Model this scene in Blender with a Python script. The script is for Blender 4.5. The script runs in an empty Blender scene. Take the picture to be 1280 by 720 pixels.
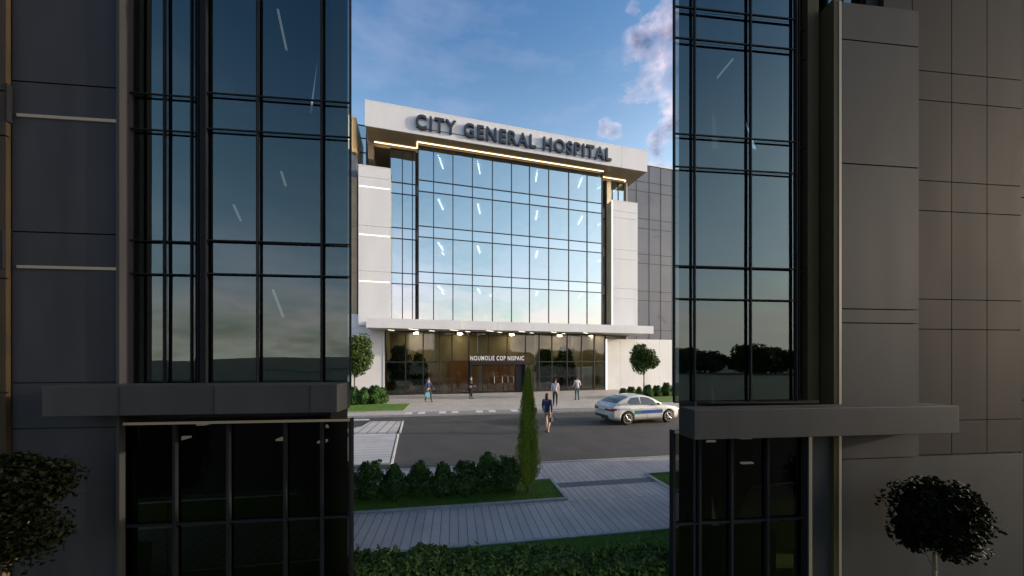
import bpy, math, random
from mathutils import Vector, Matrix
random.seed(7)
R = math.radians
S = bpy.context.scene
COL = S.collection
F, HY, CX, CAMZ = 440.0, 448.0, 640.0, 3.2      # focal length in px of a 1280 wide frame, horizon row, centre column, eye height

# ------------------------------------------------------------------ materials
MATS = {}
def new_mat(name):
    m = bpy.data.materials.new(name); m.use_nodes = True
    MATS[name] = m
    return m, m.node_tree.nodes, m.node_tree.links, m.node_tree.nodes['Principled BSDF']

def mat(name, col, rough=.5, var=.12, scale=3.0, bump=0.0, bscale=40.0, metal=0.0, spec=.5, col2=None, coat=0.0, streak=None):
    m, n, l, p = new_mat(name)
    tc = n.new('ShaderNodeTexCoord'); mp = n.new('ShaderNodeMapping')
    l.new(tc.outputs['Object'], mp.inputs[0])
    if streak: mp.inputs['Scale'].default_value = streak
    nz = n.new('ShaderNodeTexNoise'); nz.inputs['Scale'].default_value = scale; nz.inputs['Detail'].default_value = 6
    l.new(mp.outputs[0], nz.inputs['Vector'])
    cr = n.new('ShaderNodeValToRGB')
    a = col2 if col2 else tuple(c * (1 - var) for c in col)
    b = col if col2 else tuple(min(1, c * (1 + var)) for c in col)
    cr.color_ramp.elements[0].position = .3; cr.color_ramp.elements[1].position = .7
    cr.color_ramp.elements[0].color = (*a, 1); cr.color_ramp.elements[1].color = (*b, 1)
    l.new(nz.outputs['Fac'], cr.inputs[0]); l.new(cr.outputs[0], p.inputs['Base Color'])
    mr = n.new('ShaderNodeMapRange'); mr.inputs['To Min'].default_value = max(0, rough - .08); mr.inputs['To Max'].default_value = min(1, rough + .08)
    l.new(nz.outputs['Fac'], mr.inputs[0]); l.new(mr.outputs[0], p.inputs['Roughness'])
    p.inputs['Metallic'].default_value = metal; p.inputs['Specular IOR Level'].default_value = spec
    p.inputs['Coat Weight'].default_value = coat
    if bump:
        b2 = n.new('ShaderNodeTexNoise'); b2.inputs['Scale'].default_value = bscale; b2.inputs['Detail'].default_value = 4
        l.new(tc.outputs['Object'], b2.inputs['Vector'])
        bp = n.new('ShaderNodeBump'); bp.inputs['Strength'].default_value = bump; bp.inputs['Distance'].default_value = .02
        l.new(b2.outputs['Fac'], bp.inputs['Height']); l.new(bp.outputs[0], p.inputs['Normal'])
    return m

def emis(name, col, st, base=.3):
    m, n, l, p = new_mat(name)
    p.inputs['Base Color'].default_value = (*[c*base for c in col], 1); p.inputs['Emission Color'].default_value = (*col, 1)
    p.inputs['Emission Strength'].default_value = st
    return m

def glass(name, refl, tint, trans, wav=.004, rough=.0):
    """coated glazing: part mirror, part tinted see-through"""
    m, n, l, p = new_mat(name); n.remove(p)
    out = n['Material Output']
    g = n.new('ShaderNodeBsdfGlossy'); g.inputs['Color'].default_value = (*tint, 1); g.inputs['Roughness'].default_value = rough
    t = n.new('ShaderNodeBsdfTransparent'); t.inputs['Color'].default_value = (*trans, 1)
    mx = n.new('ShaderNodeMixShader'); fr = n.new('ShaderNodeFresnel'); fr.inputs['IOR'].default_value = 1.45
    mr = n.new('ShaderNodeMapRange'); mr.inputs['From Min'].default_value = .033; mr.inputs['From Max'].default_value = 1
    mr.inputs['To Min'].default_value = refl; mr.inputs['To Max'].default_value = 1
    l.new(fr.outputs[0], mr.inputs[0]); l.new(mr.outputs[0], mx.inputs[0])
    l.new(t.outputs[0], mx.inputs[1]); l.new(g.outputs[0], mx.inputs[2]); l.new(mx.outputs[0], out.inputs[0])
    if wav:
        tc = n.new('ShaderNodeTexCoord'); nz = n.new('ShaderNodeTexNoise'); nz.inputs['Scale'].default_value = .9; nz.inputs['Detail'].default_value = 1
        l.new(tc.outputs['Object'], nz.inputs['Vector'])
        bp = n.new('ShaderNodeBump'); bp.inputs['Strength'].default_value = 1; bp.inputs['Distance'].default_value = wav
        l.new(nz.outputs['Fac'], bp.inputs['Height']); l.new(bp.outputs[0], g.inputs['Normal'])
    return m

def paving(name, col, col2, bw, rh, mortar, jcol, rot=0, rough=.65, off=.5):
    m, n, l, p = new_mat(name)
    tc = n.new('ShaderNodeTexCoord'); mp = n.new('ShaderNodeMapping'); mp.inputs['Rotation'].default_value = (0, 0, R(rot))
    l.new(tc.outputs['Object'], mp.inputs[0])
    br = n.new('ShaderNodeTexBrick'); br.offset = off
    br.inputs['Scale'].default_value = 1; br.inputs['Brick Width'].default_value = bw; br.inputs['Row Height'].default_value = rh
    br.inputs['Mortar Size'].default_value = mortar; br.inputs['Mortar Smooth'].default_value = .3
    br.inputs['Color1'].default_value = (*col, 1); br.inputs['Color2'].default_value = (*col2, 1); br.inputs['Mortar'].default_value = (*jcol, 1)
    l.new(mp.outputs[0], br.inputs['Vector'])
    nz = n.new('ShaderNodeTexNoise'); nz.inputs['Scale'].default_value = 1.3; nz.inputs['Detail'].default_value = 8; nz.inputs['Roughness'].default_value = .65
    l.new(tc.outputs['Object'], nz.inputs['Vector'])
    mr = n.new('ShaderNodeMapRange'); mr.inputs['To Min'].default_value = .62; mr.inputs['To Max'].default_value = 1.3
    l.new(nz.outputs['Fac'], mr.inputs[0])
    mx = n.new('ShaderNodeMix'); mx.data_type = 'RGBA'; mx.blend_type = 'MULTIPLY'; mx.inputs[0].default_value = 1
    l.new(br.outputs['Color'], mx.inputs[6]); l.new(mr.outputs[0], mx.inputs[7]); l.new(mx.outputs[2], p.inputs['Base Color'])
    p.inputs['Roughness'].default_value = rough
    bp = n.new('ShaderNodeBump'); bp.inputs['Strength'].default_value = .5; bp.inputs['Distance'].default_value = .006; bp.invert = True
    l.new(br.outputs['Fac'], bp.inputs['Height']); l.new(bp.outputs[0], p.inputs['Normal'])
    return m

def leafmat(name, c1, c2, c3):
    m, n, l, p = new_mat(name)
    g = n.new('ShaderNodeNewGeometry'); cr = n.new('ShaderNodeValToRGB')
    e = cr.color_ramp.elements; e[0].color = (*c1, 1); e[1].color = (*c3, 1); e.new(.5).color = (*c2, 1)
    l.new(g.outputs['Random Per Island'], cr.inputs[0]); l.new(cr.outputs[0], p.inputs['Base Color'])
    p.inputs['Roughness'].default_value = .55; p.inputs['Specular IOR Level'].default_value = .3
    t = n.new('ShaderNodeBsdfTranslucent'); l.new(cr.outputs[0], t.inputs['Color'])
    mx = n.new('ShaderNodeMixShader'); mx.inputs[0].default_value = .22
    l.new(p.outputs[0], mx.inputs[1]); l.new(t.outputs[0], mx.inputs[2]); l.new(mx.outputs[0], n['Material Output'].inputs[0])
    return m

WHITE = mat('white_panel', (.58, .59, .62), .35, .05, .7, streak=(1, 1, .25))
WHITE2 = mat('white_render', (.63, .63, .64), .6, .06, .6, bump=.05)
SOFFIT = mat('soffit_metal', (.36, .27, .16), .38, .08, 1.0)  # golden tone carries part of the LED glow under the roof
CANSOF = mat('canopy_soffit', (.34, .33, .31), .5, .08, 1.0)
FRAME = mat('dark_frame', (.018, .020, .024), .4, .2)
BRONZE = mat('bronze_frame', (.05, .035, .022), .35, .2, metal=.4)
NAVY = mat('navy_letter', (.022, .032, .05), .4, .15, metal=.2)
SIGNW = mat('sign_white', (.75, .76, .78), .4, .05)
GLASS = glass('coated_glass', .62, (.80, .92, .94), (.30, .40, .46), .008)
SPAND = glass('spandrel_glass', .70, (.78, .88, .90), (.16, .22, .26))
LOBBYG = glass('lobby_glass', .09, (.9, .95, 1.0), (.62, .60, .50), .003)
GREYG = mat('grey_cladding_glass', (.095, .105, .135), .3, .06, .5, spec=.5)
BEIGE = mat('beige_wall', (.42, .31, .20), .6, .12, 1.5)
GLOWCREAM = mat('led_glow_panel', (.72, .63, .42), .5, .06)  # recess panels with the LED glow put into their colour
LED = emis('warm_led', (1.0, .76, .44), 1.5)
LEDW = emis('white_led', (1.0, .84, .62), 1.1)
LEDG = emis('amber_lamp', (1.0, .68, .2), .7)
LEDI = emis('office_led', (1.0, .93, .82), 2.6)
LEDL = emis('lobby_led', (1.0, .84, .60), 30.0)
INTW = mat('interior_wall', (.30, .30, .28), .7, .15, .6)
INTL = mat('lobby_wall', (.32, .29, .19), .6, .3, .5)
INTC = mat('interior_ceiling', (.40, .40, .38), .7, .1)
INTF = mat('lobby_floor', (.20, .19, .17), .25, .15, 2)
WOOD = mat('oak_wood', (.28, .13, .035), .45, .25, 3, streak=(1, 1, 8))
DARKM = mat('black_metal', (.012, .012, .013), .35, .2)
ASPH = mat('asphalt', (.060, .057, .057), .8, .3, .9, bump=.5, bscale=90, col2=(.030, .032, .037))
KERB = mat('kerb_stone', (.30, .30, .31), .7, .18, 5, bump=.2)
PLANK = paving('plank_paving', (.45, .41, .41), (.38, .35, .355), 2.9, .165, .008, (.10, .10, .115), 90)
PLAZA = paving('plaza_paving', (.46, .42, .39), (.40, .37, .345), .6, .3, .008, (.17, .16, .15), 0)
BAND = mat('dark_band', (.060, .075, .10), .6, .2, 6)
TILEW = mat('white_tile', (.62, .62, .62), .6, .1, 6)
TILEG = mat('grey_tile', (.20, .20, .215), .6, .1, 6)
CROSS = paving('crossing_paving', (.50, .49, .49), (.44, .43, .44), 6.0, .34, .02, (.20, .20, .22), 0)
CROSS2 = paving('crossing_slats', (.54, .51, .50), (.48, .46, .45), 6.0, .42, .045, (.24, .23, .23), 90)
PAINT = mat('road_paint', (.55, .55, .56), .6, .2, 8)
SOIL = mat('soil', (.05, .04, .028), .9, .3, 8, bump=.5)
LAWN = mat('lawn', (.09, .18, .016), .9, .3, 9, bump=.8, bscale=60, col2=(.05, .115, .013))
LANDM = mat('land', (.09, .09, .07), .9, .3, .3, col2=(.05, .07, .03))
BARK = mat('bark', (.10, .075, .055), .85, .3, 12, bump=.6)
LEAF_T = leafmat('tree_leaf', (.022, .050, .009), (.040, .080, .014), (.085, .115, .022))
LEAF_H = leafmat('hedge_leaf', (.015, .050, .009), (.028, .086, .014), (.075, .145, .028))
LEAF_F = leafmat('front_leaf', (.020, .046, .008), (.042, .085, .014), (.10, .15, .028))
LEAF_C = leafmat('cypress_leaf', (.10, .17, .018), (.15, .24, .026), (.25, .34, .040))
LEAF_D = leafmat('dimmed_leaf', (.0015, .0028, .001), (.0025, .0042, .0015), (.005, .0065, .002))  # side tree leaves, darkened in the colour instead of by shade
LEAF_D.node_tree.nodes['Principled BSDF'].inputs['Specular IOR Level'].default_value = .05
GRASSB = leafmat('grass_blade', (.06, .14, .014), (.09, .19, .018), (.14, .25, .028))
SCONC = mat('dimmed_render', (.020, .021, .023), .8, .15, 1.5, spec=.1)  # side building materials from here: dimness put into near-black base colours
SPANEL = mat('dimmed_panel', (.021, .0225, .0275), .7, .22, 1.6, spec=.12, streak=(1.5, 1.5, .3))
SPANEL2 = mat('dimmed_pale_panel', (.025, .0255, .0275), .7, .22, 1.6, spec=.12, streak=(1.5, 1.5, .3))
SBRICK = mat('dimmed_brown_panel', (.026, .018, .010), .7, .25, 1.5, spec=.12)
STAUPE = mat('dimmed_grey_panel', (.0145, .0125, .0125), .75, .25, 1.3, spec=.1, streak=(1.5, 1.5, .3))
SOLIVE = mat('dimmed_yellow_panel', (.030, .026, .013), .6, .15, .8, spec=.12)
SFR = mat('dimmed_frame', (.009, .010, .0125), .7, .2, spec=.06)
SGLASS = glass('dimmed_glass', .105, (.74, .95, .98), (.22, .30, .32))
SGLASS2 = glass('dimmed_shop_glass', .008, (.7, .8, .8), (.20, .20, .18))
DIM = emis('dim_tube', (1, .93, .80), .16, .1)
DIMW = emis('dim_led', (1, .85, .6), .028, .05)

# ------------------------------------------------------------------ mesh helpers
class MB:
    def __init__(s): s.v = []; s.f = []; s.m = []; s.cur = 0
    def add(s, vs, fs):
        o = len(s.v); s.v += [tuple(a) for a in vs]; s.f += [tuple(i + o for i in f) for f in fs]; s.m += [s.cur] * len(fs); return s
    def box(s, x0, x1, y0, y1, z0, z1):
        if x0 > x1: x0, x1 = x1, x0
        if y0 > y1: y0, y1 = y1, y0
        if z0 > z1: z0, z1 = z1, z0
        return s.add([(x0,y0,z0),(x1,y0,z0),(x1,y1,z0),(x0,y1,z0),(x0,y0,z1),(x1,y0,z1),(x1,y1,z1),(x0,y1,z1)],
                     [(0,3,2,1),(4,5,6,7),(0,1,5,4),(1,2,6,5),(2,3,7,6),(3,0,4,7)])
    def prism(s, poly, z0, z1):
        n = len(poly)
        return s.add([(x, y, z0) for x, y in poly] + [(x, y, z1) for x, y in poly],
                     [tuple(reversed(range(n))), tuple(range(n, 2*n))] + [(i, (i+1) % n, n+(i+1) % n, n+i) for i in range(n)])
    def tube(s, p0, p1, r0, r1, k=8, cap=True):
        p0 = Vector(p0); p1 = Vector(p1); d = (p1-p0).normalized()
        a = d.orthogonal().normalized(); b = d.cross(a)
        vs = []
        for p, r in ((p0, r0), (p1, r1)):
            for i in range(k):
                t = 2*math.pi*i/k; vs.append(p + a*math.cos(t)*r + b*math.sin(t)*r)
        fs = [(i, (i+1) % k, k+(i+1) % k, k+i) for i in range(k)]
        if cap: fs += [tuple(reversed(range(k))), tuple(range(k, 2*k))]
        return s.add(vs, fs)
    def path(s, pts, rs, k=7):
        for i in range(len(pts)-1): s.tube(pts[i], pts[i+1], rs[i], rs[i+1], k)
        return s
    def ball(s, c, r, n=10, m=7):
        if not hasattr(r, '__len__'): r = (r, r, r)
        vs = []; fs = []
        for j in range(m+1):
            ph = math.pi*j/m
            for i in range(n):
                t = 2*math.pi*i/n
                vs.append((c[0]+r[0]*math.sin(ph)*math.cos(t), c[1]+r[1]*math.sin(ph)*math.sin(t), c[2]+r[2]*math.cos(ph)))
        for j in range(m):
            for i in range(n): fs.append((j*n+i, (j+1)*n+i, (j+1)*n+(i+1) % n, j*n+(i+1) % n))
        return s.add(vs, fs)
    def leaf(s, p, size, nrm=None, ln=1.0):
        d = Vector((random.gauss(0,1), random.gauss(0,1), random.gauss(0,1))).normalized()
        if nrm is not None: d = (d*.8 + nrm).normalized()
        a = d.orthogonal().normalized()
        a = Matrix.Rotation(random.random()*6.283, 3, d) @ a; b = d.cross(a)
        p = Vector(p); w = size*.5; h = size*.5*ln*1.5
        return s.add([p-b*h, p+a*w+d*w*.3, p+b*h, p-a*w+d*w*.3], [(0,1,2,3)])
    def build(s, name, m, parent=None, smooth=False, bevel=0):
        me = bpy.data.meshes.new(name); me.from_pydata(s.v, [], s.f)
        ms = m if isinstance(m, (list, tuple)) else [m]
        for x in ms: me.materials.append(x)
        if len(ms) > 1: me.polygons.foreach_set('material_index', s.m)
        if smooth: me.polygons.foreach_set('use_smooth', [True]*len(me.polygons))
        me.update()
        o = bpy.data.objects.new(name, me); COL.objects.link(o)
        if parent: o.parent = parent
        if bevel:
            b = o.modifiers.new('bevel', 'BEVEL'); b.width = bevel; b.segments = 2; b.limit_method = 'ANGLE'
        return o

def tag(o, label=None, cat=None, group=None, kind=None):
    if label: o['label'] = label
    if cat: o['category'] = cat
    if group: o['group'] = group
    if kind: o['kind'] = kind
    return o
def empty(name, loc, rz=0):
    o = bpy.data.objects.new(name, None); COL.objects.link(o); o.location = loc; o.rotation_euler = (0, 0, rz)
    o.empty_display_size = .3
    return o
def box(name, m, par, x0, x1, y0, y1, z0, z1, bevel=0):
    return MB().box(x0, x1, y0, y1, z0, z1).build(name, m, par, bevel=bevel)
def copy_tree(o, parent=None):
    c = o.copy(); COL.objects.link(c); c.parent = parent
    for ch in list(o.children): copy_tree(ch, c)
    return c

class Frame:
    """a plan frame (u along, v back) whose points can be found from rows and columns of the photograph"""
    def __init__(s, ox, oy, deg): s.ox, s.oy, s.a = ox, oy, R(deg); s.c, s.s = math.cos(s.a), math.sin(s.a)
    def u(s, px, v=0):
        k = (px-CX)/F
        return (k*(s.oy+v*s.c) - s.ox + v*s.s)/(s.c - k*s.s)
    def z(s, px, py, v=0):
        u = s.u(px, v); return CAMZ - (py-HY)/F*(s.oy+u*s.s+v*s.c)
    def empty(s, name): return empty(name, (s.ox, s.oy, 0), s.a)
    def w(s, u, v): return (s.ox+u*s.c-v*s.s, s.oy+u*s.s+v*s.c)
def gp(px, py, z=0):
    Y = (CAMZ-z)*F/(py-HY); return ((px-CX)/F*Y, Y, z)

# ------------------------------------------------------------------ ground, road, paving
ST = Frame(0, 10.59, 9.5)
street_rot = ST.a
def sheet(name, m, s0, s1, t0, t1, z, zb=None, label=None):
    zb = z-.12 if zb is None else zb
    o = MB().box(s0, s1, t0, t1, zb, z).build(name, m)
    o.location = (ST.ox, ST.oy, 0); o.rotation_euler.z = street_rot
    tag(o, kind='structure'); return o
g = MB(); g.add([(-3000,-3000,-.24),(3000,-3000,-.24),(3000,3000,-.24),(-3000,3000,-.24)], [(0,1,2,3)])
tag(g.build('ground', LANDM), kind='structure')
sheet('road', ASPH, -70, 70, .12, 10.2, -.10, -.22)
sheet('kerb', KERB, -70, 70, 0, .12, .012, -.2)
sheet('kerb', KERB, -70, 70, 10.2, 10.36, .012, -.2)
sheet('far_pavement', PLAZA, -60, 60, 10.36, 46, 0, -.2)
# near pavement (planks) around lawns: pieces butt each other
LT0, LT1 = -2.78, -1.485
PE = 0.81
sheet('near_pavement', PLANK, -40, 40, -1.485, 0, 0, -.2)
sheet('near_pavement', PLANK, PE, 3.50, -1.73, -1.485, 0, -.2)
sheet('paving_band', BAND, PE, 3.50, -2.05, -1.73, .004, -.2)
sheet('near_pavement', PLANK, PE, 3.50, -2.78, -2.05, 0, -.2)
sheet('footpath', PLANK, -40, 40, -4.40, -2.78, 0, -.2)
# lawns with stone edging
def lawn(s0, s1, t0, t1, edges, name='lawn'):
    sheet(name, LAWN, s0, s1, t0, t1, .012, -.2)
    for (a, b, c, d) in edges: sheet('lawn_edging', KERB, a, b, c, d, .045, -.2)
lawn(-14, PE, LT0, LT1, [(-14, PE, LT0-.03, LT0+.04), (PE-.05, PE+.02, LT0+.04, LT1-.02), (-14, PE+.02, LT1-.02, LT1+.03)])
lawn(3.50, 5.4, LT0, LT1, [(3.45, 5.4, LT0-.03, LT0+.04), (3.45, 3.52, LT0+.04, LT1-.02), (3.45, 5.4, LT1-.02, LT1+.03)])
sheet('front_lawn', LAWN, -14, 14, -9.5, -4.40, .012, -.2)
sheet('lawn_edging', KERB, -14, 14, -4.46, -4.39, .035, -.2)
# far lawns
sheet('lawn', LAWN, -26, -4.75, 11.75, 15.2, .03, -.1)
sheet('lawn_edging', KERB, -26, -4.70, 11.66, 11.75, .05, -.1)
sheet('lawn', LAWN, 13.3, 40, 13.2, 19.4, .03, -.1)
# white and grey tiles along the far kerb
for px, m_ in ((511,TILEW),(526,TILEW),(551,TILEW),(566,TILEW),(596,TILEW),(612,TILEW),(640,TILEW)):
    s_ = (px-CX)/F*21.3
    sheet('kerb_tile', m_, s_+1.75, s_+2.15, 10.45, 11.2, .004, -.1)
sheet('tile_band', TILEG, -4.4, 9, 10.40, 11.25, .002, -.1)
# crossing slabs on the near-left of the road
def poly_sheet(name, m, pts, z, th):
    xy = [gp(px, py, z)[:2] for px, py in pts]
    loc = []
    for x, y in xy:
        dx, dy = x-ST.ox, y-ST.oy
        loc.append((dx*ST.c+dy*ST.s, -dx*ST.s+dy*ST.c))
    o = MB().prism(loc, z-th, z).build(name, m); o.location = (ST.ox, ST.oy, 0); o.rotation_euler.z = ST.a
    return tag(o, kind='structure')
poly_sheet('crossing', CROSS2, [(400,541.5),(495.5,541.5),(501.5,526.5),(463,526.5),(452,533)], -.06, .035)
poly_sheet('crossing', CROSS, [(300,590),(487,579),(495.5,542),(445,542),(380,570)], -.05, .045)
poly_sheet('crossing_border', PAINT, [(488.5,578),(491.5,577.5),(499,542),(496.8,542)], -.04, .05)
poly_sheet('crossing_border', PAINT, [(498.5,541),(500.6,541),(504.6,526),(502.8,526)], -.045, .05)
poly_sheet('road_line', PAINT, [(300,527.5),(462,525.2),(462,523.8),(300,526.0)], -.094, .006)

# ------------------------------------------------------------------ the hospital
H = Frame(*gp(480, 494.5)[:2], 15.47)
hosp = H.empty('hospital')
tag(hosp, 'white five storey hospital with blue glass front and big rooftop lettering', 'hospital')
vM, vR, vF, vP, vC = -.3, .7, -1.4, -.5, -2.8     # main glass, recessed glass, roof fascia, pilaster, canopy planes
zS, zT = 22.1, 24.2
uL, uR = H.u(456, vF), H.u(809, vF)
# roof slab with joints in the fascia
rb = MB(); n_ = 9
rb.box(uL+.02, uR-.02, vF+.03, 9, zS+.02, zT-.04)
roof = rb.build('roof', WHITE, hosp)
fb = MB()
for i in range(n_):
    a = uL+(uR-uL)*i/n_; b = uL+(uR-uL)*(i+1)/n_
    fb.box(a+.006, b-.006, vF, vF+.028, zS, zT)
fb.build('fascia', WHITE, roof)
box('soffit', SOFFIT, roof, uL+.06, uR-.06, vF+.05, 8.9, zS-.02, zS+.018)
box('parapet_cap', WHITE2, roof, uL-.01, uR+.01, vF-.01, 9.01, zT-.036, zT+.03)
# floors and interiors
zz = [H.z(522, y, vM) for y in (397, 353, 339.3, 295.5, 281.8, 238.3, 224.3, 177)]   # transom rows
uM0, uM1 = H.u(523, vM), H.u(752.5, vM)
uP0, uP1 = H.u(488, vR), H.u(768, vR)
uW0, uW1 = H.u(440, 0), H.u(797, vP)
box('core_wall', INTW, hosp, uP0-1.5, uR-.6, 5.5, 8.8, 0, zS-.03)
gzt_ = H.z(481, 413.2, 0)
for z0, z1 in ((gzt_+.34, zz[0]-.25), (zz[1], zz[2]), (zz[3], zz[4]), (zz[5], zz[6])):
    box('floor_slab', INTC, hosp, uM0+.05, uM1-.05, vM+.15, 5.48, z0+.05, z1-.03)
    box('floor_slab', INTC, hosp, uP0-1.2, uM0+.03, vR+.15, 5.47, z0+.05, z1-.03)
    box('floor_slab', INTC, hosp, uM1-.03, uR-1.0, vR+.15, 5.47, z0+.05, z1-.03)
box('end_wall', INTW, hosp, uR-1.0, uR-.8, vR+.1, 5.5, 0, zS-.03)
def rod(par, m, u_, v0, ln, zc, wd=.07, th=.05, ang=-H.a):
    du, dv = math.sin(-ang)*0, 0
    q = MB(); c_, s__ = math.cos(ang), math.sin(ang)
    pts = [(u_+x*c_-y*s__, v0+x*s__+y*c_) for x, y in ((-wd, 0), (wd, 0), (wd, ln), (-wd, ln))]
    q.prism(pts, zc-th, zc); return q.build('ceiling_light', m, par)
for r_, zc in enumerate((zz[7]-.25, zz[5], zz[3], zz[1])):
    for px in (549, 598, 672, 728): rod(hosp, LEDI, H.u(px, 1.0)-.1, .8, 2.3, zc-.02)
    if r_ in (2, 3):
        for px in (552, 612): rod(hosp, LEDI, H.u(px, 4), 3.6, 1.0, zc-.02, .05)
# blinds and desks seen dimly inside
for k, (px, r) in enumerate(((700, 1), (612, 2), (722, 2), (560, 3), (655, 3))):
    z1 = (zz[7], zz[5], zz[3], zz[1])[r]
    u_ = H.u(px, 0)
    box('blind', INTW, hosp, u_, u_+1.2, .1, .14, z1-1.9, z1-.1)
# main curtain wall panes
def curtain(cols_px, v, rows, plane_px, names=('window_pane', 'spandrel_pane'), mats=(GLASS, SPAND), par=hosp, fr=H, bar=.04, dep=.14, us=None, fm=FRAME, jit=.0016):
    us = us or [fr.u(p, v) for p in cols_px]
    z0, z1 = rows[0], rows[-1]
    for i in range(len(us)-1):
        for j in range(len(rows)-1):
            sp = j % 2 == 1
            tx = random.uniform(-jit, jit)*(us[i+1]-us[i]); tz = random.uniform(-jit, jit)*(rows[j+1]-rows[j])
            a, b, c, d = us[i]+bar*.3, us[i+1]-bar*.3, rows[j]+bar*.3, rows[j+1]-bar*.3
            vv = v+.04
            m = MB().add([(a, vv-tx-tz, c), (b, vv+tx-tz, c), (b, vv+tx+tz, d), (a, vv-tx+tz, d),
                          (a, vv+.02-tx-tz, c), (b, vv+.02+tx-tz, c), (b, vv+.02+tx+tz, d), (a, vv+.02-tx+tz, d)],
                         [(0,1,2,3)])
            m.v = m.v[:4]
            m.build(names[1] if sp else names[0], mats[1] if sp else mats[0], par)
    for u_ in us: box('mullion', fm, par, u_-bar, u_+bar, v-.02, v+dep, z0, z1)
    for z_ in rows: box('transom', fm, par, us[0], us[-1], v-.012, v+dep-.01, z_-bar*.9, z_+bar*.9)
mcols = (523, 542, 566.2, 590.6, 615.6, 639.5, 662, 686, 711, 734, 752.5)
rows = [zz[0]-1.2]+zz[1:]
rows[-1] = zS-.30
curtain(mcols, vM, rows, 522)
curtain((488, 503, 515.5, 519.5), vR, rows, 522)
curtain((757, 765.5, 773, 780.5), vR, rows, 522)
# returns of the projecting glass box, header
box('glass_return', SPAND, hosp, uM0-.03, uM0-.005, vM+.02, vR, rows[0], rows[-1])
box('glass_return', SPAND, hosp, uM1+.005, uM1+.03, vM+.02, vR, rows[0], rows[-1])
box('corner_mullion', FRAME, hosp, uM1+.01, uM1+.10, vM-.02, vM+.10, rows[0], rows[-1])
box('header', SOFFIT, hosp, uP0-1.5, uR-1.0, vR+.16, vR+.3, rows[-1], zS-.022)
box('header', SOFFIT, hosp, uM0, uM1, vM+.16, vM+.3, rows[-1]+.05, zS-.022)
# soffit led lines
def strip(par, m, x0, x1, y0, y1, z0, z1, nm='light_strip'): return box(nm, m, par, x0, x1, y0, y1, z0, z1)
strip(hosp, LED, uM0-.12, uM1+.12, vM-.12, vM-.04, zS-.075, zS-.024)
strip(hosp, LED, H.u(468, vR), uM0-.14, vR-.12, vR-.04, zS-.075, zS-.024)
strip(hosp, LED, uM0-.13, uM0-.05, vM-.02, vR-.14, zS-.075, zS-.024)
strip(hosp, LED, uM1+.14, H.u(781.5, vR), vR-.12, vR-.04, zS-.075, zS-.024)
strip(hosp, LED, H.u(781.5, vR), H.u(781.5, vR)+.08, vR-.0, 4.2, zS-.075, zS-.024)
strip(hosp, LED, H.u(460, vR), H.u(468, vR)-.1, vR+.5, vR+.58, zS-.12, zS-.024)
# recess left return block under the soffit
box('return_block', SOFFIT, hosp, H.u(460, vR), H.u(467, vR), vR+.06, 3, zS-1.5, zS-.14)
# side wing glass at the left, behind the pilaster
zz2 = [8, H.z(450, 300, 2.2), H.z(450, 252, 2.2), H.z(450, 190, 2.2), H.z(450, 172, 2.2), H.z(450, 156, 2.2)]
curtain((424, 446.5, 458), 2.2, zz2, 450)
box('wing_block', WHITE2, hosp, H.u(423, 2.4), H.u(458, 2.4), 2.4, 7, 6, zz2[-1]+.1)
# pilasters with joints
def pilaster(p0, p1, topy, v0, v1, zb, joints, leds, side_led):
    a, b = H.u(p0, v0), H.u(p1, v0); zt = H.z(p0, topy, v0)
    g_ = [zb]+joints+[zt]
    m = MB()
    for i in range(len(g_)-1): m.box(a, b, v0, v0+.06, g_[i]+.012, g_[i+1]-.012)
    m.box(a+.03, b-.03, v0+.05, v1, zb, zt-.03)
    p = m.build('pilaster', WHITE, hosp)
    for z_ in leds: box('light_strip', LEDW, p, a+.05, b-.05, v0-.012, v0-.001, z_-.035, z_+.035)
    box('coping', WHITE2, p, a-.02, b+.02, v0-.02, v1, zt-.028, zt+.03)
    return a, b, zt
zj = [H.z(448, y, vP) for y in (338, 281, 220)]; zl = [H.z(448, y, vP) for y in (351, 292.5, 232)]
zc0 = H.z(458, 397, vC)
pilaster(448, 488, 205.5, vP, 2.0, zc0-.4, zj, zl, 0)
pa, pb, pt = pilaster(766, 797, 250, vP, 2.6, zc0-.4, [H.z(766, y, vP) for y in (360, 311, 263)], [], 1)
for y in (372.5, 323.5, 272.5):
    z_ = H.z(780, y, vP)
    box('ledge', WHITE2, hosp, pa+.03, pb+.06, vP-.03, vP-.001, z_-.03, z_+.03)
box('light_strip', LED, hosp, pa-.05, pa-.005, vP+.02, vP+.10, zc0, pt)
box('side_panel', GLOWCREAM, hosp, pa-.03, pa-.004, vP+.12, vR, zc0, pt)
box('reveal_panel', GLOWCREAM, hosp, H.u(758.5, .55), H.u(763.5, .55), .50, .60, zc0, rows[-1])
box('light_strip', LED, hosp, H.u(764.2, .3), H.u(764.2, .3)+.10, .30, .36, zc0, pt)
box('dark_gap', FRAME, hosp, H.u(780.8, 1.2), H.u(784, 1.2), 1.2, 4, zc0, H.z(782, 232, 1.2))
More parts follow.
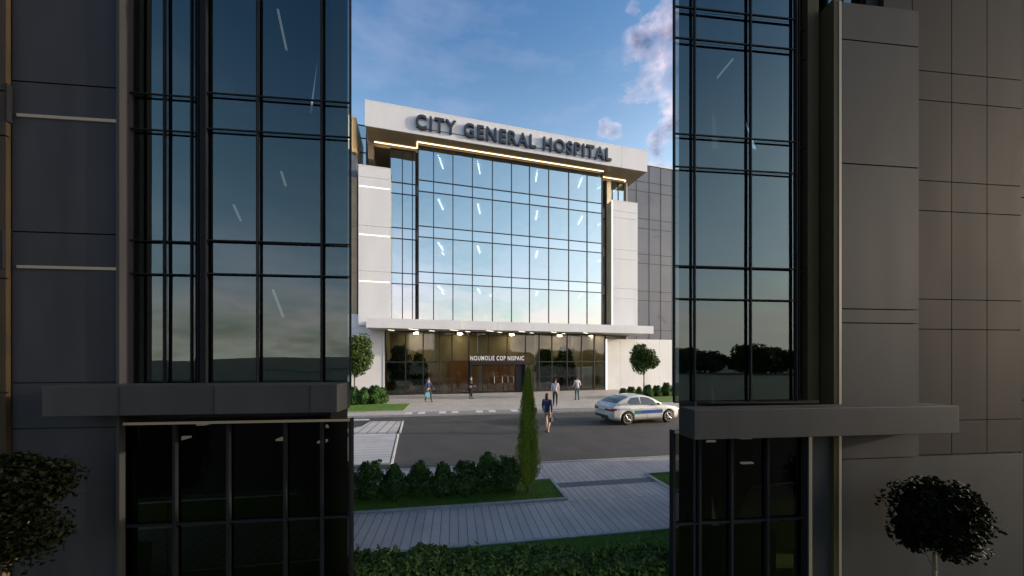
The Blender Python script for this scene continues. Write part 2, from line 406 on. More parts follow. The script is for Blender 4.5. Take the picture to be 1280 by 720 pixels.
# ground floor side walls
def wall_panels(name, a, b, v0, v1, z0, z1, jn, par=hosp, m=WHITE2, zj=()):
    q = MB(); zs = [z0]+list(zj)+[z1]
    for i in range(jn):
        x0 = a+(b-a)*i/jn; x1 = a+(b-a)*(i+1)/jn
        for k in range(len(zs)-1): q.box(x0+.008, x1-.008, v0, v0+.05, zs[k]+.008, zs[k+1]-.008)
    q.box(a+.01, b-.01, v0+.04, v1, z0, z1-.02)
    return q.build(name, m, par)
uG0, uG1 = H.u(481, 0), H.u(757, 0)
zwl = H.z(470, 411, 0)
wall_panels('side_wall', H.u(330, 0), uG0-.12, 0, 3, -.1, zwl+1.2, 3, zj=(H.z(445, 416, 0),))
uE = H.u(840, 0)
wall_panels('side_wall', uG1+.14, uE, 0, 5, -.1, H.z(820, 424.5, 0), 5)
box('door_jamb', SIGNW, hosp, uG0-.11, uG0-.02, -.05, .3, 0, zwl)
box('light_strip', LEDW, hosp, uG1+.04, uG1+.12, -.05, .02, 0, H.z(757, 424, 0))
# ground floor glazing
gz0, gzt = .06, H.z(481, 413.2, 0)
gzm = H.z(540, 452.5, 0)
lob = (481, 507, 529, 549.5, 565, 586)
for cols in (lob, (657, 674, 690, 709, 727, 743, 756.5)):
    us = [H.u(p, 0) for p in cols]
    for i in range(len(us)-1):
        for (c, d) in ((gz0, gzm), (gzm, gzt)):
            t = random.uniform(-.002, .002)
            MB().add([(us[i], .04-t, c), (us[i+1], .04+t, c), (us[i+1], .04+t, d), (us[i], .04-t, d)], [(0,1,2,3)]).build('lobby_pane', LOBBYG, hosp)
    for u_ in us: box('mullion', FRAME, hosp, u_-.05, u_+.05, -.02, .14, 0, gzt)
    for z_ in (gz0, gzm, gzt): box('transom', FRAME, hosp, us[0], us[-1], -.012, .13, z_-(.045 if z_ != gz0 else .1), z_+.045)
box('light_strip', LED, hosp, uG0, uG1, -.16, -.08, gzt+.10, gzt+.17)
box('bulkhead', CANSOF, hosp, uG0-.1, uG1+.1, -.0, .2, gzt+.05, zc0-.35)
# entrance portal
pu0, pu1 = H.u(586, 0), H.u(657, 0)
zd = H.z(620, 455.5, 0)
ent = MB(); ent.box(pu0+.06, pu1-.06, -.55, .5, zd, zd+.28); ent.box(pu0+.06, pu0+.24, -.55, .3, 0, zd); ent.box(pu1-1.0, pu1-.06, -.06, .2, 0, zd); ent.box(pu1-.24, pu1-.06, -.55, -.06, 0, zd); ent.box(pu0+.22, pu1-1.0, -.08, .3, 0, .05)
portal = ent.build('entrance_portal', DARKM, hosp)
for (c, d) in ((zd+.30, gzt),):
    for k in range(3):
        a = pu0+(pu1-pu0)*k/3; b = pu0+(pu1-pu0)*(k+1)/3
        MB().add([(a+.03, .04, c), (b-.03, .04, c), (b-.03, .04, d), (a+.03, .04, d)], [(0,1,2,3)]).build('lobby_pane', LOBBYG, hosp)
        if k: box('mullion', FRAME, hosp, a-.04, a+.04, -.01, .13, H.z(620, 443, 0), gzt)
box('transom', FRAME, hosp, pu0+.05, pu1-.05, -.012, .13, gzt-.045, gzt+.045)
dxs = [H.u(p, 0) for p in (590, 597.5, 603.5, 609.5, 619, 629, 636, 643)]
for i in range(len(dxs)-1):
    mm = BRONZE if i >= 3 else DARKM
    a, b = dxs[i], dxs[i+1]; q = MB(); w_ = .05
    q.box(a, a+w_, .0, .06, .06, zd-.02); q.box(b-w_, b-.005, .0, .06, .06, zd-.02); q.box(a+w_, b-w_, .0, .06, zd-.10, zd-.02); q.box(a+w_, b-w_, .0, .06, .06, .18)
    dr = q.build('entrance_door', mm, hosp)
    MB().add([(a+w_, .03, .18), (b-w_, .03, .18), (b-w_, .03, zd-.1), (a+w_, .03, zd-.1)], [(0,1,2,3)]).build('door_glass', LOBBYG, dr)
    if i >= 3: box('handle', SIGNW, dr, b-.10, b-.07, -.06, -.02, .9, 1.5)
# lettering
def lettering(text, par, m, fr, p0, p1, v, zb, h, ext, bold, part='letter'):
    def tob(body):
        cu = bpy.data.curves.new('t', 'FONT'); cu.body = body; cu.size = 1; cu.offset = bold; cu.extrude = ext/2
        cu.resolution_u = 4; cu.space_character = 1.22
        o = bpy.data.objects.new('t', cu); COL.objects.link(o)
        bpy.context.view_layer.update()
        me = bpy.data.meshes.new_from_object(o.evaluated_get(bpy.context.evaluated_depsgraph_get()))
        bpy.data.objects.remove(o); bpy.data.curves.remove(cu)
        return me
    full = tob(text); xs = [q.co.x for q in full.vertices]; ys = [q.co.y for q in full.vertices]
    X0, X1 = min(xs), max(xs); caph = .70
    u0, u1 = fr.u(p0, v), fr.u(p1, v); sx = (u1-u0)/(X1-X0); sz = h/(caph+2*bold)
    for i, ch in enumerate(text):
        if ch == ' ': continue
        pm = tob(text[:i+1]); rx = max(q.co.x for q in pm.vertices); bpy.data.meshes.remove(pm)
        me = tob(ch); lx = max(q.co.x for q in me.vertices)
        for q in me.vertices:
            x, y, z = q.co
            q.co = (u0+(x-lx+rx-X0)*sx, v-z, zb+(y+bold)*sz)
        me.flip_normals() if hasattr(me, 'flip_normals') else None
        me.materials.append(m); me.name = part
        o = bpy.data.objects.new(part, me); COL.objects.link(o); o.parent = par
        o['label'] = 'letter %s' % ch
rs = box('roof_sign', FRAME, hosp, H.u(520, vF), H.u(762, vF), vF-.035, vF-.001, 22.62, 22.66)
lettering('CITY GENERAL HOSPITAL', rs, NAVY, H, 519.5, 764, vF-.13, 22.48, 1.22, .20, .024)
es = box('entrance_sign', BRONZE, hosp, pu0+.1, pu1-.1, -.56, -.50, zd+.285, H.z(620, 443.5, 0))
lettering('NOUMOLIE COP NISPAIC', es, SIGNW, H, 588, 655, -.60, zd+.38, .42, .05, .02)
# entrance canopy
uC0, uC1 = H.u(458, vC), H.u(817, vC)
zcb, zct = H.z(458, 409.3, vC), H.z(458, 397.4, vC)
uS = H.u(577, vC)
cm = MB(); cm.box(uC0+.03, uC1-.03, vC+.04, -.01, zcb+.03, zct-.03); cm.box(uC0+.03, uG0-.2, -.02, 1.0, zcb+.03, zct-.03)
canopy = cm.build('entrance_canopy', WHITE, hosp)
cf = MB()
segs = [uC0, (uC0+uS)/2, uS]
for i in range(2): cf.box(segs[i]+.005, segs[i+1]-.005, vC-.16, vC+.03, zcb-.02, zct)
k_ = 6
for i in range(k_):
    a = uS+(uC1-uS)*i/k_; b = uS+(uC1-uS)*(i+1)/k_; cf.box(a+.005, b-.005, vC, vC+.03, zcb, zct)
cf.build('fascia', WHITE, canopy)
box('soffit', CANSOF, canopy, uC0+.05, uC1-.05, vC+.05, .9, zcb-.0, zcb+.028)
box('edge_trim', WHITE2, canopy, uC1-.028, uC1, vC+.031, 1.0, zcb, zct)
box('edge_trim', WHITE2, canopy, uC0, uC0+.028, vC+.031, 1.0, zcb, zct)
for k_, px in enumerate((516, 567, 612, 652, 692, 732)):
    rod(canopy, LEDW, H.u(px, -2.2)-.3, -2.4, .95, zcb-.003, .045, .03, R(-50))
    rod(canopy, LEDW, H.u(px-26, -.9)-.3, -1.0, .6, zcb-.003, .035, .03, R(-50))
# lobby interior
box('lobby_floor', INTF, hosp, uG0, uG1, .15, 8, -.05, .02)
box('lobby_wall', INTL, hosp, uG0, uG1, 5.38, 5.49, .02, zc0-.5)
for a, b in ((uG0-.05, uG0+.1), (uG1-.1, uG1+.05)): box('lobby_wall', INTL, hosp, a, b, .2, 5.3, .02, zc0-.5)
box('lobby_ceiling', INTC, hosp, uG0, uG1, .25, 5.3, gzt+.1, gzt+.3)
for px in (520, 575, 640, 700, 740):
    for vv in (1.2, 2.6, 4.3):
        u_ = H.u(px, vv); box('ceiling_light', LEDL, hosp, u_-.22, u_+.22, vv, vv+.22, gzt+.06, gzt+.09)
for px in (541, 600, 672, 718):
    u_ = H.u(px, 3.2); box('lobby_column', INTC, hosp, u_-.25, u_+.25, 3.0, 3.5, .02, gzt+.1)
box('wall_slat', WOOD, hosp, H.u(560, 5.3), H.u(650, 5.3), 5.3, 5.37, .05, 3.0)
def at_h(name, label, cat, px, v):
    o = empty(name, (*H.w(H.u(px, v), v), .02), H.a); tag(o, label, cat); return o
r = at_h('reception_desk', 'brown wooden reception desk seen through the left lobby glass', 'desk', 492, 2.2)
box('desk_front', WOOD, r, -1.4, 1.4, 0, .08, 0, 1.0); box('desk_top', SIGNW, r, -1.5, 1.5, -.05, .7, 1.0, 1.06); box('side_panel', WOOD, r, -1.4, -1.32, .08, .65, 0, 1.0); box('side_panel', WOOD, r, 1.32, 1.4, .08, .65, 0, 1.0)
r = at_h('notice_board', 'white notice board on legs behind the leftmost lobby pane', 'board', 492, 1.2)
box('board', SIGNW, r, -.9, .6, 0, .05, 1.1, 2.3, .01); box('leg', DARKM, r, -.8, -.75, 0, .05, 0, 1.1); box('leg', DARKM, r, .45, .5, 0, .05, 0, 1.1)
r = at_h('bench', 'low brown bench behind the lobby glass left of the doors', 'bench', 540, 2.0)
box('seat', WOOD, r, -1, 1, 0, .5, .38, .46); box('backrest', WOOD, r, -1, 1, .46, .52, .46, .9)
for x in (-.9, .85): box('leg', DARKM, r, x, x+.05, .05, .45, 0, .38)
r = at_h('vending_machine', 'white double cabinet behind the lobby glass right of the doors', 'cabinet', 731, .9)
box('body', SIGNW, r, -.8, .8, 0, .6, .1, 2.3, .02)
for x in (-.78, .02): box('door', SIGNW, r, x, x+.76, -.03, -.001, .15, 2.25, .01)
box('plinth', DARKM, r, -.75, .75, .05, .55, 0, .1)
for x in (-.1, .06): box('handle', DARKM, r, x, x+.03, -.06, -.03, 1.0, 1.5)
r = at_h('sofa', 'dark lobby sofa behind the glass right of the doors', 'sofa', 698, 1.6)
box('seat', DARKM, r, -1.2, 1.2, 0, .8, .12, .42, .04); box('backrest', DARKM, r, -1.2, 1.2, .7, .9, .42, .9, .04)
for x in (-1.3, 1.1): box('armrest', WOOD, r, x, x+.2, 0, .85, .12, .62, .03)

# ------------------------------------------------------------------ grey tower on the right and beige building on the left
vT = 3.2
TW = H.empty('office_tower')
tag(TW, 'grey glass clad office tower standing behind the right end of the hospital', 'office building')
tz = [0] + [H.z(812, y, vT) for y in (413, 376, 364.5, 330, 318.5, 286.5, 274.5, 240.5, 228.5, 207.6)]
tu = [H.u(p, vT) for p in (783, 795.5, 811.5, 826, 840.5, 856, 873, 892)]
tb = MB(); tb.box(tu[0]+.05, tu[-1], vT+.15, vT+11, 0, tz[-1]-.1)
tb.build('wall', mat('tower_grey', (.14, .135, .15), .6, .1), TW)
for i in range(len(tu)-1):
    for j in range(len(tz)-1):
        MB().add([(tu[i], vT, tz[j]), (tu[i+1], vT, tz[j]), (tu[i+1], vT, tz[j+1]), (tu[i], vT, tz[j+1])], [(0,1,2,3)]).build('cladding_panel', GREYG if True else SPAND, TW)
# side faces of tower
box('mullion', FRAME, TW, tu[0]-.02, tu[0]+.04, vT-.02, vT+.1, 0, tz[-1])
for u_ in tu[1:]: box('mullion', FRAME, TW, u_-.035, u_+.035, vT-.03, vT+.05, 0, tz[-1])
for z_ in tz[1:]: box('transom', FRAME, TW, tu[0], tu[-1], vT-.022, vT+.04, z_-.035, z_+.035)
box('parapet_cap', WHITE2, TW, tu[0]-.02, tu[-1]+.02, vT-.04, vT+11, tz[-1]+.04, tz[-1]+.16)
BB = H.empty('apartment_block')
tag(BB, 'beige block with a lit roof overhang at the left of the hospital', 'building')
bu = H.u(446.2, .3)
wall_panels('wall', bu-9, bu, .3, 8, -.1, H.z(446, 222, .3), 4, par=BB, m=BEIGE, zj=[H.z(446, y, .3) for y in (401, 357, 341, 300, 283, 240)])
box('upper_wall', mat('blue_grey_wall', (.10, .12, .15), .5, .1), BB, bu-9, bu-.05, .45, 8, H.z(446, 222, .3), H.z(446, 188, .3))
rfz = H.z(441, 141, -.3)
rf = MB(); rf.box(bu-9, bu-.35, -.5, 8, rfz-.1, rfz+.25); rf.build('roof', WHITE2, BB)
box('fin_wall', mat('lit_yellow_wall', (.42, .34, .20), .6, .06), BB, bu-.35, bu-.02, .1, 3, H.z(446, 192, .3), rfz-.1)  # yellow glow of the lit overhang put into this wall's colour
box('light_strip', LED, BB, bu-.6, bu-.4, -.1, .0, H.z(446, 190, .3), rfz-.14)
box('blind_wall', BEIGE, BB, bu-9, bu-.4, .5, 7.9, H.z(446, 188, .3), rfz-.101)

# ------------------------------------------------------------------ two added buildings framing the view, their dimness put into the colours
LB = Frame(-202/F*4.5, 4.5, 6.0); RB = Frame(202/F*4.5, 4.5, 6.0)
def loc_poly(fr, pts):
    out = []
    for x, y in pts:
        dx, dy = x-fr.ox, y-fr.oy; out.append((dx*fr.c+dy*fr.s, -dx*fr.s+dy*fr.c))
    return out
HT = 8.7
def dark_curtain(fr, par, cols, rows, g_, names=('window_pane', 'spandrel_pane'), bar=.008, v=0.0):
    # rows given as photo rows at the first column; each becomes a level height
    us = [fr.u(p, v) for p in cols]
    curtain(None, v, rows, 0, names, (g_, g_), par, fr, bar, .018, us, SFR, .0015)
# ---- left
lb = LB.empty('added_left_building')
tag(lb, 'added building of dimmed glass and panels filling the left side, pale canopy over its ground floor', 'building')
pts = [(-2.1-.02, 4.72), (-4.9, 8.9), (-10, 8.0), (-11.2, 3.75)]
body = loc_poly(LB, pts)
# hollow shell: side wall, back, roof, floors
def shell(fr, par, corner_w, side_w, back_w, far_u, wallm):
    c = loc_poly(fr, [corner_w, side_w, back_w])
    sgn = 1 if far_u > 0 else -1
    def slabwall(p, q, name, th=.2):
        dx, dy = q[0]-p[0], q[1]-p[1]; L = math.hypot(dx, dy); nx, ny = -dy/L*th*-sgn, dx/L*th*-sgn
        poly = [p, q, (q[0]+nx, q[1]+ny), (p[0]+nx, p[1]+ny)]
        if sgn > 0: poly.reverse()
        MB().prism(poly, -.15, HT).build(name, wallm, par)
    d0 = math.hypot(c[1][0], c[1][1]); slabwall((c[1][0]/d0*.24, c[1][1]/d0*.24), c[1], 'side_wall'); slabwall(c[1], c[2], 'rear_wall'); slabwall(c[2], (far_u, .3), 'end_wall')
    f_ = [(sgn*.30, .22), (c[1][0]+sgn*.2, c[1][1]-.25), (c[2][0]-sgn*.25, c[2][1]-.25), (far_u-sgn*.25, .22)]
    if sgn < 0: f_.reverse()
    return f_
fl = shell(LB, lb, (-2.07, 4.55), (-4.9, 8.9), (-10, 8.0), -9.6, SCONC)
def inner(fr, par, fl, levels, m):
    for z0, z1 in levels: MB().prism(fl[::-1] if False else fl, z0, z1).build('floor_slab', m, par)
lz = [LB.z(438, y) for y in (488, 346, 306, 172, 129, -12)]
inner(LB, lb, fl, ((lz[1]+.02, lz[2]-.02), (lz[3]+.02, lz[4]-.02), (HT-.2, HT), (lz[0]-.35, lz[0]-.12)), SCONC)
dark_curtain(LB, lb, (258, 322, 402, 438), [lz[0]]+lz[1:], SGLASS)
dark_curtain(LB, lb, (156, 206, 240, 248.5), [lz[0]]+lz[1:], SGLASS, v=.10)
box('mullion', SFR, lb, LB.u(249.5), LB.u(257), .0, .14, lz[0], lz[-1])
# panel bay
def dark_panels(fr, par, p0, p1, zs, m, name='wall_panel', v=-.04):
    a, b = fr.u(p0), fr.u(p1); q = MB()
    for i in range(len(zs)-1): q.box(a, b, v, v+.04, zs[i]+.008, zs[i+1]-.008)
    q.box(a+.01, b-.01, v+.03, .2, zs[0], zs[-1])
    return q.build(name, m, par)
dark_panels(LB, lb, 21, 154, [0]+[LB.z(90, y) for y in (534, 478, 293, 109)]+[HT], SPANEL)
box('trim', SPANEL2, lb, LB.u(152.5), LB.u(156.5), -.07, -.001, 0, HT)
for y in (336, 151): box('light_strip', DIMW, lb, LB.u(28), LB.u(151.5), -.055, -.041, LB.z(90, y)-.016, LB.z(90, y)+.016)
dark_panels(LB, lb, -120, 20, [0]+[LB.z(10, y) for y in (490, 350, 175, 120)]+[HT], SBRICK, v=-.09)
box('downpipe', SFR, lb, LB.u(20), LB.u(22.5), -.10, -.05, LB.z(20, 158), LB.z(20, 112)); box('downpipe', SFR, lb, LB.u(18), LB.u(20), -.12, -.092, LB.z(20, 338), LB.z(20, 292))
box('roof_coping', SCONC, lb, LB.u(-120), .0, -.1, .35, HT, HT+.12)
# ground floor glass
gz = LB.z(300, 652); glz = lz[0]-.36
uu = [LB.u(p) for p in (133, 218, 285, 356, 402, 438)]
for i in range(5):
    for c, d in ((.1, gz), (gz, glz)):
        MB().add([(uu[i], .04, c), (uu[i+1], .04, c), (uu[i+1], .04, d), (uu[i], .04, d)], [(0,1,2,3)]).build('shop_pane', SGLASS2, lb)
for u_ in uu: box('mullion', SFR, lb, u_-.016, u_+.016, -.01, .08, 0, glz)
box('transom', SFR, lb, uu[0], uu[-1], -.005, .07, gz-.012, gz+.012)
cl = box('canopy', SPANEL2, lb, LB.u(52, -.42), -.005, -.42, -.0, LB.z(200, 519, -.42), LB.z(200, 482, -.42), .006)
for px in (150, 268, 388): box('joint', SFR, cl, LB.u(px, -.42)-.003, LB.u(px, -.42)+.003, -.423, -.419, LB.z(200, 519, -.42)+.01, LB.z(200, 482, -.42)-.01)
box('light_strip', DIMW, lb, uu[0], uu[-1], -.03, -.012, glz-.03, glz)
for (px, y0, y1, dx, v0) in ((346, 6, 62, 12, 1.0), (343, 186, 232, 14, 1.0), (292, 256, 276, 9, 1.6), (341, 362, 396, 13, 1.0)):
    a = (LB.u(px, v0), v0, LB.z(px, y0, v0)); b = (LB.u(px+dx, v0), v0, LB.z(px+dx, y1, v0))
    m = MB(); m.tube(a, b, .018, .018, 6); m.build('hanging_light', DIM, lb)
for (px, py) in ((227, 548), (254, 530), (352, 549), (410, 533), (403, 552)):
    u_ = LB.u(px, .4); z_ = LB.z(px, py, .4); box('ceiling_light', DIM, lb, u_-.05, u_+.05, .35, .5, z_-.012, z_+.012)
box('display_board', SPANEL2, lb, LB.u(137, .3), LB.u(187, .3), .3, .33, 0, LB.z(150, 680, .3))
# ---- right
rb_ = RB.empty('added_right_building')
tag(rb_, 'added building filling the right side, with dimmed pillar and panels over its canopy', 'building')
RS = loc_poly(RB, [(6.2, 9.4), (13, 11.2)])
fr_ = shell(RB, rb_, (2.07, 4.55), (6.2, 9.4), (13, 11.2), 10.5, SCONC)  # unseen rear extended so its shadow covers the foreground and road
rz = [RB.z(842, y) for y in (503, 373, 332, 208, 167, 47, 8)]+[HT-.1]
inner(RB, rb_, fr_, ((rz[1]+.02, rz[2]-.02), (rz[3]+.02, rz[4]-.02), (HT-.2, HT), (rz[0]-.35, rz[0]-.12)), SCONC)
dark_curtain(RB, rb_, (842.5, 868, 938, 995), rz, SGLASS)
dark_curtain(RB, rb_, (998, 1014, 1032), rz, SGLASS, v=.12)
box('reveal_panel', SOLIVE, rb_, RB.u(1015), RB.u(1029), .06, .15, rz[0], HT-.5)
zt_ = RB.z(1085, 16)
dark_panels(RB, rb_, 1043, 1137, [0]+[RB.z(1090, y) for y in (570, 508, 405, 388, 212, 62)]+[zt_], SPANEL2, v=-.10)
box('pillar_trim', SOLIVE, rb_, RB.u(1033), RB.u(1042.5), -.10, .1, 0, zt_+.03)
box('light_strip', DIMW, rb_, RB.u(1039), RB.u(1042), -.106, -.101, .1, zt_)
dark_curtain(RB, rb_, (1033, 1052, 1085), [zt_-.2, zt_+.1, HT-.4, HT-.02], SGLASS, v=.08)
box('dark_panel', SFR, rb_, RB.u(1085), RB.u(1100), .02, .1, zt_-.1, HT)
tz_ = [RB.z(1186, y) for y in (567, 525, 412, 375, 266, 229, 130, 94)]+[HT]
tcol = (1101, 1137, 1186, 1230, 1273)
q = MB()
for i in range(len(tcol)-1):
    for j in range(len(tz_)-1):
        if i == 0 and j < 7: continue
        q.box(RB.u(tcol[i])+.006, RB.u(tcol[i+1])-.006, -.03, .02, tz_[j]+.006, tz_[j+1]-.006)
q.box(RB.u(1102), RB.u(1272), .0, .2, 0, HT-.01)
q.build('dimmed_cladding', STAUPE, rb_)
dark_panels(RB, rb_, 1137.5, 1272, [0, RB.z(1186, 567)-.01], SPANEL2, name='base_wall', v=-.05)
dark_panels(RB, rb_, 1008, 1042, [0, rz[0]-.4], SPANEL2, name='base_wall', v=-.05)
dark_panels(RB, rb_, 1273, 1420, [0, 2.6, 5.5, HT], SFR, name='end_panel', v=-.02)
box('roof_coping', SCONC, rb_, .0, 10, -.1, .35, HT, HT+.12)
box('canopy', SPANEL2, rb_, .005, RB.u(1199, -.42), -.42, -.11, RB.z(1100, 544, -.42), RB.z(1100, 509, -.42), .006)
glz = rz[0]-.36
uu = [RB.u(p) for p in (842.5, 875, 915, 960, 1006)]
gz = RB.z(920, 652)
for i in range(4):
    for c, d in ((.1, gz), (gz, glz)):
        MB().add([(uu[i], .04, c), (uu[i+1], .04, c), (uu[i+1], .04, d), (uu[i], .04, d)], [(0,1,2,3)]).build('shop_pane', SGLASS2, rb_)
for u_ in uu: box('mullion', SFR, rb_, u_-.016, u_+.016, -.01, .08, 0, glz)
box('transom', SFR, rb_, uu[0], uu[-1], -.005, .07, gz-.012, gz+.012)
box('light_strip', DIMW, rb_, uu[0], uu[-1], -.03, -.012, glz-.03, glz)
box('light_strip', DIMW, rb_, RB.u(1006.5), RB.u(1010), -.06, -.051, 0, glz)
for (x0, y0, x1, y1) in ((916, 74, 879, 118), (908, 240, 873, 277), (896, 388, 874, 402)):
    m = MB(); v0 = 1.0
    m.tube((RB.u(x0, v0), v0, RB.z(x0, y0, v0)), (RB.u(x1, v0), v0, RB.z(x1, y1, v0)), .016, .016, 6); m.build('hanging_light', DIM, rb_)
for (px, py) in ((872, 567), (930, 547), (932, 578), (885, 551)):
    u_ = RB.u(px, .5); z_ = RB.z(px, py, .5); box('ceiling_light', DIM, rb_, u_-.09, u_+.09, .45, .5, z_-.01, z_+.01)
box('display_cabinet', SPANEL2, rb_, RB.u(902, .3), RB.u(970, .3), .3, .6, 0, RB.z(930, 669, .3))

# ------------------------------------------------------------------ plants
def crown_pts(n, c, r, lumps, seed):
    rnd = random.Random(seed)
    L = []
    for i in range(lumps):
        a = rnd.random()*6.283; z = rnd.uniform(-.8, .85); rr = math.sqrt(1-z*z)*rnd.uniform(.35, .72)
        L.append((Vector((c[0]+r[0]*rr*math.cos(a), c[1]+r[1]*rr*math.sin(a), c[2]+r[2]*z*.75)), rnd.uniform(.22, .42)*min(r[0], r[2])))
    L.append((Vector(c), .5*min(r)))
    return L
def tree(name, loc, h_trunk, c, r, leaf, m, label, cat, n=5200, lumps=26, seed=1, tr=.06, group=None, limbs=7, fill=1.0):
    rnd = random.Random(seed)
    root = empty(name, loc, rnd.random()*6)
    tag(root, label, cat, group)
    L = [(a_, b_*fill) for a_, b_ in crown_pts(n, c, r, lumps, seed)]
    b = MB(); top = Vector((0, 0, c[2]+r[2]*.35)); fork = Vector((.02, 0, h_trunk))
    b.path([Vector((0,0,-.05)), Vector((tr*.2,0,h_trunk*.5)), fork, top], [tr*1.3, tr, tr*.8, tr*.3], 9)
    for k in range(limbs):
        e = L[k % len(L)][0]; st = fork.lerp(top, rnd.uniform(0, .5)); mid = st.lerp(e, .5)+Vector((0,0,-.06*r[2]))
        b.path([st, mid, e], [tr*.5, tr*.32, tr*.15], 6)
    b.build('trunk', BARK, root, smooth=True)
    q = MB(); st_ = random.getstate(); random.seed(seed)
    for i in range(n):
        cc, rr = L[rnd.randrange(len(L))]
        d = Vector((rnd.gauss(0,1), rnd.gauss(0,1), rnd.gauss(0,1))).normalized()
        p = cc + d*rr*(rnd.random()**.45)*1.08
        q.leaf(p, leaf*rnd.uniform(.6, 1.25), d*.7)
    random.setstate(st_)
    q.build('crown', m, root)
    return root
tl = gp(443, 503)
tree('street_tree', (tl[0], tl[1], .02), 1.7, (0, 0, 3.35), (1.62, 1.5, 1.55), .12, LEAF_T, 'small round leafy tree in front of the white wall left of the lobby glass', 'tree', 9500, 34, 3, .06, fill=1.12)
tree('street_tree', ((805-CX)/F*29.2, 29.2, .02), 1.6, (0, 0, 3.12), (1.36, 1.3, 1.38), .12, LEAF_T, 'small round leafy tree in front of the white wall right of the lobby', 'tree', 9500, 32, 8, .055, fill=1.15)
# small added trees before the two side buildings, leaf colour dimmed
tree('added_tree', ((8-CX)/F*3.35, 3.35, 0), .95, (0, 0, 1.72), (.52, .46, .68), .036, LEAF_D, 'added tree with dimmed leaves in the lower left corner, against the dimmed panels', 'tree', 13000, 50, 5, .022, fill=1.15)
tree('added_tree', ((1166-CX)/F*4.15, 4.15, 0), .72, (0, 0, 1.32), (.43, .42, .52), .034, LEAF_D, 'added round tree with dimmed leaves at lower right, against the dimmed base wall', 'tree', 13000, 50, 6, .022, fill=1.2)
# trees behind the viewpoint, which the lobby glass mirrors
bt = None
for i in range(20):
    x = -14+i*8.5; y = -100+i*2.4+(i % 2)*4
    if bt is None: o = bt = tree('broadleaf_tree', (x, y, -.2), 1.0, (0, 0, 3.6), (5.4, 4.6, 3.4), .6, LEAF_T, '', '', 5200, 40, 20, .2, fill=1.3)
    else: o = copy_tree(bt); o.location = (x, y, -.2); o.rotation_euler.z = i*1.7
    o.scale = (1.3, 1.3, .85+.3*((i*37) % 10)/10)
    tag(o, 'broadleaf tree in the row across the street, mirrored in the lobby glass', 'tree', 'broadleaf trees across the street')

def shrub_mesh(w, d, h, n, leaf, m, seed, spiky=.12):
    rnd = random.Random(seed); q = MB(); st_ = random.getstate(); random.seed(seed)
    for i in range(n):
        a = rnd.random()*6.283; t = rnd.random(); z = t
        pr = (math.sin(min(1, (t+.12))*math.pi*.88)**.6)*(1+.25*math.sin(a*3+seed)*math.cos(t*9+seed))
        rr = (rnd.random()**.4)*pr
        nrm = Vector((math.cos(a), math.sin(a), .4))
        q.leaf((math.cos(a)*rr*w/2, math.sin(a)*rr*d/2, z*h*(1+spiky*math.sin(a*2+seed*1.7))), leaf*rnd.uniform(.55, 1.3), nrm*.7, 1.2)
    for k in range(9):   # upright sprigs
        a = rnd.random()*6.283; x = math.cos(a)*w*.28*rnd.random(); y = math.sin(a)*d*.28*rnd.random()
        hh = rnd.uniform(.08, .22)*h
        for j in range(7): q.leaf((x+rnd.uniform(-.03,.03)*w, y, h*.92+hh*j/7), leaf*.9, Vector((0,0,.3)), 1.7)
    random.setstate(st_); return q
def stems(w, h, seed):
    rnd = random.Random(seed); q = MB()
    for k in range(6):
        a = rnd.random()*6.283; q.path([(0,0,-.03), (math.cos(a)*w*.12, math.sin(a)*w*.12, h*.4), (math.cos(a)*w*.25, math.sin(a)*w*.25, h*.8)], [.012, .009, .004], 5)
    return q
protos = []
for k in range(3):
    root = empty('shrub', (0,0,0)); shrub_mesh(.80, .66, .74, 3000, .042, LEAF_H, 31+k*5).build('foliage', LEAF_H, root); stems(.6, .7, k).build('stem', BARK, root); protos.append(root)
ordn = ['first', 'second', 'third', 'fourth', 'fifth', 'sixth', 'seventh', 'eighth', 'ninth', 'tenth', 'eleventh', 'twelfth']
sx = [-4.75, -4.2, -3.62, -3.08, -2.52, -1.98, -1.45, -.92, -.42]
for i, s_ in enumerate(sx):
    o = protos[i] if i < 3 else copy_tree(protos[i % 3])
    x, y = ST.w(s_, -2.02+random.uniform(-.06, .06))
    o.location = (x, y, .01); o.rotation_euler.z = random.random()*6; sc = random.uniform(.88, 1.1); o.scale = (sc, sc, sc*random.uniform(.95, 1.1))
    rank = len(sx)-1-i
    tag(o, ordn[rank]+' leafy green shrub from the cypress in the row on the left lawn', 'shrub', 'shrubs in a row on the left lawn')
# cypress
cy = empty('cypress', (.38, 8.38, .01)); tag(cy, 'tall narrow bright green cypress at the corner of the left lawn', 'cypress')
q = MB(); rnd = random.Random(5)
for i in range(15000):
    t = rnd.random()**1.15; a = rnd.random()*6.283
    w_ = .30*(min(1, t/.16)**.6)*(1-t)**.62*(1+.10*math.sin(a*4+t*14)+.13*math.sin(a*3-t*31)*math.sin(t*47+a))
    rr = w_*(rnd.random()**.35)*1.15; z = .16+t*2.78
    p = Vector((math.cos(a)*rr, math.sin(a)*rr, z)); up = Vector((math.cos(a)*.35, math.sin(a)*.35, 1)).normalized()
    sd = up.cross(Vector((math.cos(a), math.sin(a), 0))).normalized()*.012; l_ = rnd.uniform(.04, .085)
    q.add([p-sd, p+sd, p+up*l_], [(0,1,2)])
q.build('crown', LEAF_C, cy)
m = MB(); m.path([(0,0,-.05), (0,0,.3), (0,0,2.6)], [.035, .03, .008]); m.build('trunk', BARK, cy)
m = MB(); m.tube((.15, -.05, .35), (.17, -.28, .0), .012, .012); 
